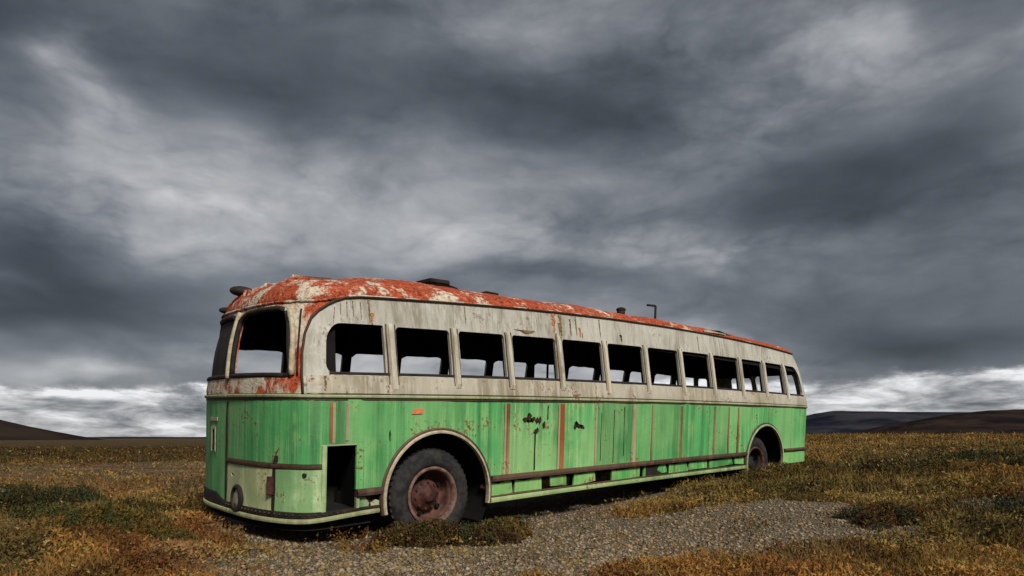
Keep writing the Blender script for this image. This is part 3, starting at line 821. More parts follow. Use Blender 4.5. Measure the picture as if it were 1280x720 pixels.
# bumper rail: pale step that sweeps round the near end, dark strip over it
for mir in (False, True):
    e1 = wellx(0, 0.2, -1)-0.05
    ob = strip('bumper', SC0, e1, lambda s: 0.12 + 0.10*sm((s+1.0)/0.9), lambda s: 0.25 + 0.10*sm((s+1.0)/0.9), TRIM, 0.022, 0.02, mir, ds=0.05, col=(0.85, 0.86, 0.66), wav=0.01)
    strip('bumper_gap', SC0, e1, lambda s: 0.26 + 0.10*sm((s+1.0)/0.9), (0.435 if not mir else (lambda s: 0.435 + 0.20*sm((s-SC0)/0.3))), SOOT, 0.010, 0.03, mir, ds=0.05)
    strip('apron', SC0, e1-0.05, -0.06, 0.14, DARK, -0.10, 0.14, mir, ds=0.06)
random.seed(3)
for i in range(26):      # rivets along the pale step
    s = SC0 + 0.05 + i*0.062
    p = S(s, 0.37, -0.016); bm = bmesh.new()
    bmesh.ops.create_icosphere(bm, subdivisions=1, radius=0.008, matrix=Matrix.Translation(p)); part('rivet', bm, BROWN)
# headlight ring hanging on the first locker door
c = Vector(S(-1.70, 0.60, 0.002)); nrm = Vector(S(-1.72, 0.62, -0.3)) - c; nrm.normalize()
rot = nrm.to_track_quat('Z', 'Y').to_matrix()
def disc(prof, c, rot, seg=36):
    bm = bmesh.new(); rings = []
    for r_, z in prof: rings.append([bm.verts.new(c + rot @ Vector((r_*math.cos(2*math.pi*i/seg), r_*math.sin(2*math.pi*i/seg), z))) for i in range(seg)])
    for a, b_ in zip(rings, rings[1:]):
        for i in range(seg): bm.faces.new((a[i], a[(i+1) % seg], b_[(i+1) % seg], b_[i]))
    if prof[-1][0] < 0.05: bm.faces.new(rings[-1])
    return bm
hl = part('headlight', disc([(0.128, -0.02), (0.130, 0.016), (0.118, 0.030), (0.096, 0.030), (0.088, 0.010), (0.088, -0.01)], c, rot), SOOT)
part('reflector', disc([(0.087, 0.008), (0.06, 0.016), (0.035, 0.020), (0.012, 0.022)], c, rot), CRMED, hl)
path_tube('bracket', [c+Vector((0.03, 0, -0.02)), c+Vector((0.075, -0.03, -0.07)), c+Vector((0.10, -0.035, -0.14))], 0.02, SOOT, hl)

# ---------------------------------------------------------------- roof
HRISE = 0.36
def roofpt(s, t, mirror):
    s_ = min(max(s, SC0), SC1)
    b_ = Vector(S(s_, HR(s_), -0.002, mirror))
    su = min(max(plan(s_)[0], 0.15), 7.2)
    rise = float(np.interp(su, [0.15, 0.6, 1.3, 2.3, 3.4, 5.0, 7.2], [0.32, 0.30, 0.27, 0.225, 0.21, 0.20, 0.18]))
    crown = Vector((su, W2/2, lev(5, su) + rise))
    p = b_.lerp(crown, t)
    k = (1 - (1-t)**2.3)**0.52
    p.z = b_.z + (crown.z - b_.z)*k
    n1 = (fbm(p.x*1.7+3, p.y*1.7, 13, 4)-0.5)
    p.z += n1*0.045*sm(t*4)*(1.0 + 1.3*sm((0.6-p.x)/1.0)) + (fbm(p.x*5.5+3, p.y*5.5, 19, 3)-0.45)*0.10*sm(t*5)*sm((0.3-p.x)/0.6)
    p.z -= 0.085*sm((0.25-p.x)/0.5)*sm(t*2.5)
    n2 = fbm(p.x*9+3, p.y*9+p.z*7, 15, 3)-0.5
    p += Vector((0, (1 if mirror else -1)*0.5, 0.8))*n2*0.022*sm(t*6)
    return p
T = [0, 0.004, 0.012, 0.025, 0.045, 0.07, 0.10, 0.14, 0.19, 0.25, 0.33, 0.43, 0.55, 0.70, 0.85, 1.0]
SS = list(np.arange(SC0, -0.2, 0.05)) + list(np.arange(-0.2, 8.0, 0.085)) + list(np.arange(8.0, SC1, 0.05)) + [SC1]
bm = bmesh.new(); grid = []
for mir in (False, True):
    order = SS if not mir else SS[::-1]
    for s in (order if not mir else order[1:-1]): grid.append([bm.verts.new(roofpt(s, t, mir)) for t in T])
for i in range(len(grid)):
    a, b_ = grid[i], grid[(i+1) % len(grid)]
    for j in range(len(T)-1): bm.faces.new((a[j], b_[j], b_[j+1], a[j+1]))
bmesh.ops.remove_doubles(bm, verts=bm.verts, dist=0.0008)
# underside, so the sheet has thickness
bmesh.ops.recalc_face_normals(bm, faces=bm.faces)
bmesh.ops.solidify(bm, geom=bm.faces[:], thickness=0.015)
roof = part('roof', bm, REDROOF, smooth=True)
# gutter lip: pale edge along the bottom of the red
for mir in (False, True):
    P = [tuple(Vector(S(s, HR(s)+0.02, -0.010, mir))) for s in np.arange(SC0, 8.0, 0.12)]
    path_tube('roof_edge', P, 0.013, REDCAP, roof)
# dark lining under the roof
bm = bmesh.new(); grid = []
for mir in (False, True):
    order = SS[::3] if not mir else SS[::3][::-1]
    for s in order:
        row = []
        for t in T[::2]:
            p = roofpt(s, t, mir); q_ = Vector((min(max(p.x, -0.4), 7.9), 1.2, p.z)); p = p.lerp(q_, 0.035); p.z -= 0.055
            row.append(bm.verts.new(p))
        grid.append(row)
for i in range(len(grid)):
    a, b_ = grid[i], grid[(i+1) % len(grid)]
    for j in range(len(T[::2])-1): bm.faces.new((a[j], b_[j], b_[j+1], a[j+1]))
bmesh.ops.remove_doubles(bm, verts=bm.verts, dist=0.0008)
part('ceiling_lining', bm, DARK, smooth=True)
# hoops under the ceiling, one at each pillar
for s in PILL:
    P = [Vector(S(s, 4.05, 0.06, False))] + [roofpt(s, t, False) - Vector((0, 0, 0.09)) for t in (0.05, 0.2, 0.45, 1.0)] + [roofpt(s, t, True) - Vector((0, 0, 0.09)) for t in (0.45, 0.2, 0.05)] + [Vector(S(s, 4.05, 0.06, True))]
    path_tube('roof_hoop', P, 0.02, SOOT, sides=5)
# inner lining of the walls above and between the windows: dark
for mir in (False, True):
    for s, wd in [(p, 0.056) for p in PILL]:
        bm = bmesh.new()
        pts = [S(s+dx_, h, d_, mir) for h in (2.9, 4.0) for dx_, d_ in ((-wd, 0.037), (wd, 0.037), (wd*0.8, 0.075), (-wd*0.8, 0.075))]
        v_ = [bm.verts.new(p) for p in pts]
        for i in range(4): bm.faces.new((v_[i], v_[(i+1) % 4], v_[4+(i+1) % 4], v_[4+i]))
        bm.faces.new(v_[:4][::-1]); bm.faces.new(v_[4:]); part('pillar_lining', bm, SOOT if not mir else DARK)
    lo = 3.76 if mir else 4.06
    rag = [(-0.8, lo)]
    if mir:   # ragged hanging edge, lower beside each pillar
        rag = [(s, lo + 0.03*(float(fbm(s*6.0, 2.0, 23, 3))-0.5) - 0.12*max(math.exp(-((s-p)/0.085)**4) for p in PILL)) for s in np.arange(-0.8, 8.4, 0.05)]
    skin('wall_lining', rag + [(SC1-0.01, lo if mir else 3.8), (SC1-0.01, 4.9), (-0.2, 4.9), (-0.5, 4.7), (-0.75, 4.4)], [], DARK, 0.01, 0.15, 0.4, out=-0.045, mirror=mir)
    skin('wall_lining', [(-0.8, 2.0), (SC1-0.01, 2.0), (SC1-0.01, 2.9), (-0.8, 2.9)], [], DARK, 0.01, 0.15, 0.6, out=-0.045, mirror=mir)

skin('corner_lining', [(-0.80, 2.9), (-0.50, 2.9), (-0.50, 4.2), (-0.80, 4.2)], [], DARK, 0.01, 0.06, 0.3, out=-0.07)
# ---------------------------------------------------------------- floor, chassis, bulkhead
bm = bmesh.new(); pts = []
prof = [S(s, 1.72, 0.04) for s in np.linspace(SC0, SC1, 40)]
loop = [p for p in prof] + [(p[0], W2-p[1], p[2]) for p in reversed(prof)]
a = [bm.verts.new(p) for p in loop]; b_ = [bm.verts.new((p[0], p[1], p[2]-0.06)) for p in loop]
bm.faces.new(a); bm.faces.new(b_[::-1])
for i in range(len(a)): bm.faces.new((a[i], b_[i], b_[(i+1) % len(a)], a[(i+1) % len(a)]))
part('floor', bm, DARK)
bm = bmesh.new()
for v in (0.62, 1.78):
    bm = bmesh.new(); pr = []
    for u in np.linspace(-0.7, 8.5, 24): pr.append((u, zof(u, 0.30), zof(u, 0.85)))
    for (u0, a0, c0_), (u1, a1, c1_) in zip(pr, pr[1:]):
        q_ = [bm.verts.new(p) for p in ((u0, v-.05, a0), (u1, v-.05, a1), (u1, v-.05, c1_), (u0, v-.05, c0_), (u0, v+.05, a0), (u1, v+.05, a1), (u1, v+.05, c1_), (u0, v+.05, c0_))]
        for f in ((0, 1, 2, 3), (5, 4, 7, 6), (4, 5, 1, 0), (3, 2, 6, 7)): bm.faces.new([q_[i] for i in f])
    bmesh.ops.remove_doubles(bm, verts=bm.verts, dist=0.0005)
    part('chassis_rail', bm, SOOT)
for u in (-0.2, 1.6, 3.0, 3.15, 4.6, 6.0, 7.9):
    bm = bmesh.new(); boxbm(bm, (u, 1.2, zof(u, 0.55)), (0.10, 2.2, 0.12), 0.01); part('cross_member', bm, SOOT)
for u, l_, wd, ht in ((2.95, 0.42, 0.10, 0.30), (1.95, 0.30, 0.16, 0.16), (2.15, 0.14, 0.12, 0.20), (4.1, 0.7, 0.35, 0.24), (5.3, 0.5, 0.3, 0.22)):
    bm = bmesh.new(); boxbm(bm, (u, 0.30, zof(u, 0.42)), (l_*0.6, wd*1.6, ht), 0.02); part('underfloor_box', bm, SOOT)
# small rusted brackets ahead of the near wheel arch
for u, h in ((-0.19, 0.62), (-0.14, 0.50), (-0.22, 0.45), (1.22, 0.55)):
    bm = bmesh.new(); boxbm(bm, (u, 0.08, zof(u, h)), (0.05, 0.10, 0.06), 0.01, Matrix.Rotation(R(20), 3, 'Y')); part('bracket', bm, HUBM)
# driver's partition, seat frames low down, stanchions seen against the sky
for s, v, r_ in ((0.30, 1.95, 0.02), (3.62, 1.9, 0.022), (4.02, 2.0, 0.018)):
    path_tube('stanchion', [(s, v, zof(s, 1.0)), (s, v, zof(s, 4.6))], r_, SOOT)
for u, v in ((5.9, 1.85), (6.7, 1.9), (7.4, 1.9)):
    bm = bmesh.new(); boxbm(bm, (u, v, zof(u, 3.22)-0.55), (0.10, 0.75, 1.10), 0.05); boxbm(bm, (u-0.22, v, zof(u, 1.7)), (0.42, 0.75, 0.14), 0.04)
    part('bench_seat', bm, DARK)

# ---------------------------------------------------------------- wheels
def wheel(u, v, z, face):
    """face -1: outer side towards -y"""
    hm, rm, fm = (HUBM, RIMM, FLNG) if u < 3 else (SOOT, SOOT, RIMM)
    k_ = 0.962
    f = face
    pr = [(0.285, 0.02), (0.30, -0.005), (0.345, -0.022), (0.40, -0.020), (0.445, -0.006), (0.470, 0.015), (0.482, 0.045)]
    pr += [(0.485, 0.07), (0.474, 0.075), (0.474, 0.085), (0.485, 0.09), (0.487, 0.13), (0.474, 0.135), (0.474, 0.145), (0.487, 0.15), (0.485, 0.20), (0.470, 0.235), (0.40, 0.26), (0.29, 0.245)]
    bm = lathe([(a*k_ if a > 0.33 else a, f*-b_) for a, b_ in pr], (u, v, z), 64)
    w_ = part('wheel', bm, RUBBER, smooth=False)
    for p in w_.data.polygons: p.use_smooth = True
    bm = bmesh.new()    # tread lugs
    for i in range(46):
        a = 2*math.pi*i/46
        for y, t in ((0.062, 1), (0.215, -1)):
            m_ = Matrix.Translation((u+0.463*math.cos(a), v-f*y, z+0.463*math.sin(a))) @ Matrix.Rotation(-a, 4, 'Y') @ Matrix.Rotation(R(18*t), 4, 'X')
            bmesh.ops.create_cube(bm, size=1, matrix=m_ @ Matrix.Diagonal((0.022, 0.055, 0.034, 1)))
    tm = bpy.data.meshes.new('t'); bm.to_mesh(tm); bm.free(); bm = bmesh.new(); bm.from_mesh(w_.data); bm.from_mesh(tm); bm.to_mesh(w_.data); bm.free(); bpy.data.meshes.remove(tm)
    fl = [(0.272, 0.03), (0.292, 0.006), (0.296, -0.012), (0.286, -0.024), (0.268, -0.018), (0.254, 0.004), (0.250, 0.02)]
    part('rim_flange', lathe([(a, f*-b_) for a, b_ in fl], (u, v, z), 56), fm, w_, True)
    pr = [(0.262, 0.20), (0.262, 0.06), (0.252, 0.015), (0.240, 0.09), (0.226, 0.145), (0.205, 0.165), (0.16, 0.145), (0.155, 0.12), (0.13, 0.11)]
    r_ = part('rim', lathe([(a, f*-b_) for a, b_ in pr], (u, v, z), 56), rm, w_, True)
    pr = [(0.16, 0.14), (0.150, 0.105), (0.118, 0.100), (0.108, 0.085), (0.070, 0.070), (0.060, 0.040), (0.045, 0.030), (0.004, 0.028)]
    part('hub', lathe([(a, f*-b_) for a, b_ in pr], (u, v, z), 32), hm, w_, True)
    bm = bmesh.new()
    for i in range(10):
        a = 2*math.pi*i/10+0.2
        m_ = Matrix.Translation((u+0.132*math.cos(a), v+f*-0.105, z+0.132*math.sin(a))) @ Matrix.Rotation(R(90), 4, 'X')
        bmesh.ops.create_cone(bm, cap_ends=True, segments=6, radius1=0.016, radius2=0.014, depth=0.035, matrix=m_)
    part('wheel_nuts', bm, hm, w_)
    bm = bmesh.new(); 
    for i in range(5):   # hand holes read as dark ovals on the disc
        a = 2*math.pi*i/5+0.6
        m_ = Matrix.Translation((u+0.190*math.cos(a), v-f*0.121, z+0.190*math.sin(a))) @ Matrix.Rotation(-a, 4, 'Y') @ Matrix.Rotation(R(90), 4, 'X')
        bmesh.ops.create_cone(bm, cap_ends=True, segments=14, radius1=0.024, radius2=0.024, depth=0.012, matrix=m_)
    part('hand_hole_shade', bm, DARK, w_)
    return w_
# f: v grows inwards, so the outer face of the near side looks to -y
wheel(0.570, 0.10, EYE-0.575, -1); wheel(7.06, 0.20, EYE-0.435, -1)
wheel(0.545, W2-0.10, EYE-0.575, 1); wheel(7.02, W2-0.16, EYE-0.435, 1)
for u, z in ((0.545, EYE-0.575), (7.02, EYE-0.435)):
    path_tube('axle', [(u, 0.25, z), (u, 1.0, z), (u, 1.2, z), (u, 1.4, z), (u, 2.15, z)], lambda t: 0.07 + 0.13*math.exp(-((t-0.5)/0.12)**2), SOOT, sides=12)

# ---------------------------------------------------------------- marks on the paint
def patch(name, pts, mat, out=0.004, th=0.004, mirror=False):
    return skin(name, pts, [], mat, th, 0.05, 0.1, out=out, mirror=mirror, smooth=False)
patch('sticker', [(0.235, 1.795), (0.355, 1.80), (0.375, 1.86), (0.26, 1.858)], ORANGE, out=0.012)
random.seed(12)
def blot(cs, ch, rs, rh, seed, out=0.008):
    rn = random.Random(seed)
    return [(cs+rs*math.cos(2*math.pi*i/11)*rn.uniform(0.45, 1.15), ch+rh*math.sin(2*math.pi*i/11)*rn.uniform(0.45, 1.15)) for i in range(11)]
for i, (s, h, rs, rh) in enumerate(((1.705, 1.715, 0.035, 0.03), (1.77, 1.74, 0.035, 0.055), (1.83, 1.715, 0.03, 0.035), (1.885, 1.70, 0.022, 0.04), (1.93, 1.70, 0.022, 0.045),
                                  (1.99, 1.63, 0.015, 0.05), (1.87, 1.545, 0.035, 0.03), (2.50, 1.60, 0.03, 0.05), (2.56, 1.60, 0.035, 0.03), (2.63, 1.575, 0.04, 0.02))):
    patch('rust_patch', blot(s, h, rs*1.1, rh*1.1, i), HOLE, out=0.010 + 0.0012*(i % 3))
for s0, s1, h0, h1 in ((1.852, 1.866, 1.0, 1.52), (2.045, 2.056, 1.70, 1.91), (2.96, 2.968, 1.05, 1.8), (3.20, 3.208, 1.0, 1.85), (3.40, 3.407, 1.1, 1.9)):
    patch('crack', [(s0, h0), (s1, h0+0.01), (s1-0.003, (h0+h1)/2), (s1+0.004, h1), (s0+0.003, h1-0.01)], HOLE, out=0.010)
# rust runs on the cream band
RUN = plain('rust_run', (0.300, 0.080, 0.025), (0.420, 0.200, 0.090), 0.85, 22)
RUN2 = plain('brown_run', (0.110, 0.055, 0.025), (0.240, 0.150, 0.080), 0.85, 22)
for s, w_, h0, h1, mt_ in ((-0.165, 0.014, 4.10, 4.95, RUN2), (-0.14, 0.022, 4.05, 4.45, RUN), (2.245, 0.05, 4.25, 4.95, RUN), (2.33, 0.02, 4.15, 4.6, RUN2), (2.62, 0.014, 4.2, 4.9, RUN2), (2.68, 0.022, 4.15, 4.5, RUN),
                           (2.72, 0.012, 4.1, 4.3, RUN2), (3.45, 0.030, 4.12, 4.40, HOLE), (2.36, 0.035, 4.12, 4.9, RUN2), (2.52, 0.02, 4.15, 4.8, RUN2), (1.80, 0.16, 4.10, 4.22, RUN2), (2.26, 0.02, 3.1, 4.2, RUN2), (3.05, 0.010, 4.2, 4.9, RUN2), (0.95, 0.008, 4.3, 4.9, RUN2), (5.2, 0.008, 4.1, 4.8, RUN2), (-0.50, 0.02, 2.15, 2.8, RUN2), (-0.64, 0.02, 2.2, 2.9, RUN2), (6.6, 0.10, 2.75, 2.95, RUN), (-0.10, 0.025, 2.25, 2.9, RUN2), (-0.48, 0.006, 4.35, 4.75, RUN2), (-0.40, 0.006, 4.25, 4.8, RUN2), (-0.33, 0.006, 4.3, 4.85, RUN2), (-0.25, 0.006, 4.2, 4.8, RUN2), (-0.56, 0.006, 4.0, 4.6, RUN2)):
    rn = random.Random(int(s*1000)); pts = []
    for i in range(14): pts.append((s + w_*rn.uniform(0.15, 1.2)*(0.35+0.65*i/13), h0+(h1-h0)*i/13))
    for i in range(13, -1, -1): pts.append((s - w_*rn.uniform(0.15, 1.2)*(0.35+0.65*i/13), h0+(h1-h0)*i/13))
    pts = pts[:1] + pts[1:]
    patch('rust_run', pts, mt_, out=0.007)

# ---------------------------------------------------------------- things on the roof
def onroof(u, v):
    best = None
    for mir in (False, True):
        for s in SS:
            if abs(s-u) > 0.8: continue
            for t in np.linspace(0, 1, 31):
                p = roofpt(s, t, mir); d = (p.x-u)**2+(p.y-v)**2
                if best is None or d < best[0]: best = (d, p.z)
    return best[1]
z = onroof(1.00, 0.8)
hatch = bmesh.new(); boxbm(hatch, (1.00, 0.85, z+0.034), (0.27, 0.42, 0.05), 0.012, Matrix.Rotation(R(-2), 3, 'Y')); hatch = part('roof_hatch', hatch, SOOT)
bm = bmesh.new(); boxbm(bm, (1.00, 0.85, z+0.0), (0.23, 0.38, 0.05), 0.006); part('hatch_frame', bm, DARK, hatch)
bm = bmesh.new(); boxbm(bm, (1.20, 0.85, z+0.006), (0.14, 0.36, 0.02), 0.008, Matrix.Rotation(R(9), 3, 'Y')); part('hatch_flap', bm, SOOT, hatch)
z = onroof(1.78, 0.8); bm = bmesh.new(); boxbm(bm, (1.78, 0.85, z+0.004), (0.20, 0.34, 0.03), 0.012); part('roof_hatch', bm, SOOT)
z = onroof(4.2, 0.75); bm = bmesh.new(); bmesh.ops.create_cone(bm, cap_ends=True, segments=20, radius1=0.055, radius2=0.06, depth=0.09, matrix=Matrix.Translation((4.2, 0.75, z+0.035)))
bmesh.ops.create_uvsphere(bm, u_segments=20, v_segments=8, radius=0.07, matrix=Matrix.Translation((4.2, 0.75, z+0.085)) @ Matrix.Diagonal((1, 1, 0.5, 1))); part('roof_vent', bm, SOOT, smooth=True)
z = onroof(5.0, 0.75); path_tube('exhaust_pipe', [(5.0, 0.75, z-0.03), (5.0, 0.75, z+0.10), (5.0, 0.75, z+0.215), (4.99, 0.75, z+0.222), (4.92, 0.77, z+0.222), (4.85, 0.79, z+0.220)], 0.017, SOOT, sides=8)
def shard(name, pts, th, mat):
    bm = bmesh.new(); a = [bm.verts.new(p) for p in pts]; b_ = [bm.verts.new((p[0], p[1], p[2]-th)) for p in pts]
    bm.faces.new(a); bm.faces.new(b_[::-1])
    for i in range(len(a)): bm.faces.new((a[i], b_[i], b_[(i+1) % len(a)], a[(i+1) % len(a)]))
    return part(name, bm, mat)
# torn sheet near the far shoulder of the roof
a = S(5.35, 5.0, -0.03); c = S(6.25, 5.0, -0.03)
shard('torn_sheet', [(a[0], a[1], a[2]+0.035), (a[0]+0.35, a[1]-0.01, a[2]+0.045), (a[0]+0.62, a[1]+0.02, a[2]+0.05), (a[0]+0.60, a[1]+0.2, a[2]+0.085), (a[0]+0.25, a[1]+0.18, a[2]+0.10)], 0.015, CRMED)
shard('torn_sheet', [(a[0]+0.50, a[1]+0.05, a[2]+0.09), (a[0]+0.86, a[1]+0.06, a[2]+0.05), (a[0]+0.9, a[1]+0.22, a[2]+0.10), (a[0]+0.45, a[1]+0.25, a[2]+0.115)], 0.02, SOOT)
# torn crumpled metal over the near end, with the stubs of the marker lamps
def crag(name, p0, p1, hgt, seed, mat, depth=0.25):
    rn = random.Random(seed); n_ = 9; bm = bmesh.new(); A_, B_, C_ = [], [], []
    p0, p1 = Vector(p0), Vector(p1)
    for i in range(n_+1):
        t = i/n_; p = p0.lerp(p1, t); e = math.sin(math.pi*min(max(t, 0.06), 0.94))**0.5
        A_.append(bm.verts.new(p + Vector((-0.03, 0, -0.03))))
        B_.append(bm.verts.new(p + Vector((rn.uniform(-0.02, 0.03), rn.uniform(-.02, .02), hgt*e*rn.uniform(0.6, 1.1)))))
        C_.append(bm.verts.new(p + Vector((depth, rn.uniform(-.02, .02), hgt*0.55*rn.uniform(0.4, 1.0)))))
    for i in range(n_):
        bm.faces.new((A_[i], A_[i+1], B_[i+1], B_[i])); bm.faces.new((B_[i], B_[i+1], C_[i+1], C_[i])); bm.faces.new((C_[i], C_[i+1], A_[i+1], A_[i]))
    bm.faces.new((A_[0], B_[0], C_[0])); bm.faces.new((A_[-1], C_[-1], B_[-1]))
    return part(name, bm, mat)
def rp(s, t, m_=False): return roofpt(s, t, m_)
crag('torn_sheet', rp(-1.15, 0.30), rp(-1.65, 0.30), 0.07, 5, REDROOF)
crag('torn_sheet', rp(-1.60, 0.14), rp(-1.99, 0.16), 0.06, 6, REDROOF)
crag('torn_sheet', rp(-1.95, 0.10, True), rp(-1.60, 0.08, True), 0.045, 7, REDROOF)
for s, t, m_, sz in ((-1.62, 0.10, True, 0.085), (-1.32, 0.025, True, 0.055)):
    p = rp(s, t, m_); bm = bmesh.new()
    bmesh.ops.create_uvsphere(bm, u_segments=16, v_segments=8, radius=sz, matrix=Matrix.Translation(p + Vector((-0.01, -0.02, 0.02 if s < -1.5 else -0.045))) @ Matrix.Diagonal((1.5, 0.9, 0.62, 1)))
    part('marker_lamp', bm, SOOT, smooth=True)
p = rp(-1.30, 0.42); shard('torn_sheet', [(p.x-0.10, p.y-0.10, p.z+0.02), (p.x+0.20, p.y-0.12, p.z+0.045), (p.x+0.22, p.y+0.16, p.z+0.04), (p.x-0.08, p.y+0.14, p.z+0.03)], 0.02, BROWN)
# ---------------------------------------------------------------- plants
def leafmat(name):
    m_, n, b = newmat(name, 0.8, 0.15)
    a = attr(n, 'leafcol'); n.links.new(a.outputs['Color'], b.inputs['Base Color'])
    tr = n.nodes.new('ShaderNodeBsdfTranslucent'); n.links.new(a.outputs['Color'], tr.inputs[0])
    mx = n.nodes.new('ShaderNodeMixShader'); mx.inputs[0].default_value = 0.25
    o_ = n.nodes['Material Output']
    n.links.new(b.outputs[0], mx.inputs[1]); n.links.new(tr.outputs[0], mx.inputs[2]); n.links.new(mx.outputs[0], o_.inputs[0])
    return m_
LEAF = leafmat('heath_leaves')
def leaves(name, C, size, up, col, mat=None):
    """one small triangle leaf per centre; up biases the tips upwards"""
    N = len(C)
    d = RNG.normal(size=(N, 3)); d[:, 2] = np.abs(d[:, 2])*up + 0.15
    d /= np.linalg.norm(d, axis=1, keepdims=True)
    s_ = np.cross(d, RNG.normal(size=(N, 3))); s_ /= np.linalg.norm(s_, axis=1, keepdims=True)
    l = size[:, None]
    V = np.stack([C - s_*l*0.30, C + s_*l*0.30, C + d*l*1.15, C + d*l*0.45 + s_*l*0.02], 1)
    V = V[:, :3]
    me = bpy.data.meshes.new(name); F = np.arange(N*3).reshape(-1, 3)
    fill(me, V.reshape(-1, 3), F)
    cc = np.repeat(np.c_[col, np.ones(N)], 3, axis=0)
    point_attr(me, 'leafcol', cc)
    return link(name, me, mat or LEAF)
def busmask(x, y):
    u = (x-BX)*CT + (y-BY)*ST; v = -(x-BX)*ST + (y-BY)*CT
    return (u > -1.15) & (u < 8.95) & (v > 0.06) & (v < 2.5)
def scatter(n, dmin, dmax, amax=46):
    a = np.radians(RNG.uniform(-amax, amax, n)); t = RNG.uniform(0, 1, n)
    d = dmin*(dmax/dmin)**t
    return d*np.sin(a), d*np.cos(a), d
def cover(name, n, dmin, dmax, per, base, kind, spread, hgt, power=0.55):
    x, y, d = scatter(n, dmin, dmax)
    g = np.clip(gravel(x, y) + track(x, y)*0.95, 0, 1)
    keep = (RNG.uniform(0, 1, n) > g*0.965) & ~busmask(x, y)
    cl = fbm(x*2.2, y*2.2, 81, 3)
    keep &= (cl + RNG.uniform(-.12, .25, n)) > 0.40
    x, y, d = x[keep], y[keep], d[keep]; cl = cl[keep]
    sc = (d/6.0)**power
    col = vegcol(x, y)
    N = len(x)
    col = np.repeat(col, per, 0); X_ = np.repeat(x, per); Y_ = np.repeat(y, per); S_ = np.repeat(sc, per); c_ = np.repeat(cl, per)
    X_ = X_ + RNG.normal(size=N*per)*spread*S_; Y_ = Y_ + RNG.normal(size=N*per)*spread*S_
    hh = RNG.uniform(0, 1, N*per)
    Z_ = height(X_, Y_) + hh*hgt*S_**0.35*(0.5 + 1.6*(c_-0.35))
    tip = RNG.uniform(0.72, 1.35, N*per)
    hue = RNG.normal(size=(N*per, 3))*np.array([0.10, 0.07, 0.05]) + 1
    st = RNG.uniform(0, 1, N*per) < 0.05
    col = col*tip[:, None]*hue*(0.50 + 1.0*smv((fbm(X_*1.6, Y_*1.6, 83, 4)-0.34)/0.30))[:, None]
    col[st] = np.array([0.36, 0.26, 0.11])*RNG.uniform(0.6, 1.1, (st.sum(), 1))
    size = base*S_*RNG.uniform(0.6, 1.5, N*per)
    return tag(leaves(name, np.c_[X_, Y_, Z_], size, 1.1, np.clip(col, 0.004, 0.6)), kind='stuff')
tag(cover('ground_cover', 75000, 3.6, 13, 8, 0.025, 0, 0.040, 0.12), 'low brown and olive heath plants covering the ground', 'ground cover', kind='stuff')
tag(cover('heath', 80000, 12, 75, 6, 0.024, 0, 0.08, 0.10, 0.62), 'rust coloured heath stretching away behind the bus', 'heath', kind='stuff')

# thin dry grass blades
def blades(name, x, y, hgt, wid, col):
    N = len(x); z = height(x, y); a = RNG.uniform(0, 2*np.pi, N); lean = RNG.normal(size=(N, 2))*0.32
    P0 = np.c_[x, y, z-0.01]; sx = np.c_[np.cos(a), np.sin(a), np.zeros(N)]*wid[:, None]
    mid_ = P0 + np.c_[lean[:, 0]*0.35, lean[:, 1]*0.35, np.full(N, 0.6)]*hgt[:, None]
    tip = P0 + np.c_[lean[:, 0], lean[:, 1], np.ones(N)]*hgt[:, None]
    V = np.stack([P0-sx, P0+sx, mid_+sx*0.7, mid_-sx*0.7, tip], 1).reshape(-1, 3)
    k = np.arange(N)*5
    F = np.concatenate([np.c_[k, k+1, k+2], np.c_[k, k+2, k+3], np.c_[k+3, k+2, k+4]])
    me = bpy.data.meshes.new(name); fill(me, V, F); point_attr(me, 'leafcol', np.repeat(np.c_[col, np.ones(N)], 5, axis=0))
    return link(name, me, LEAF)
x, y, d = scatter(130000, 3.6, 40)
k = (RNG.uniform(0, 1, len(x)) > np.clip(gravel(x, y) + track(x, y), 0, 1)*1.02) & ~busmask(x, y) & (fbm(x*1.3, y*1.3, 91, 3) > 0.50)
x, y, d = x[k], y[k], d[k]
c = vegcol(x, y)*0.6 + np.array([0.26, 0.175, 0.055])*0.55
c = c*RNG.uniform(0.55, 1.05, (len(x), 1))
tag(blades('dry_grass', x, y, RNG.uniform(0.07, 0.19, len(x))*(d/6)**0.25*(0.5+fbm(x*1.9, y*1.9, 95, 3)), 0.0028*(d/6)**0.7*RNG.uniform(0.8, 1.5, len(x)), c), 'thin dry straw grass among the heath', 'grass', kind='stuff')

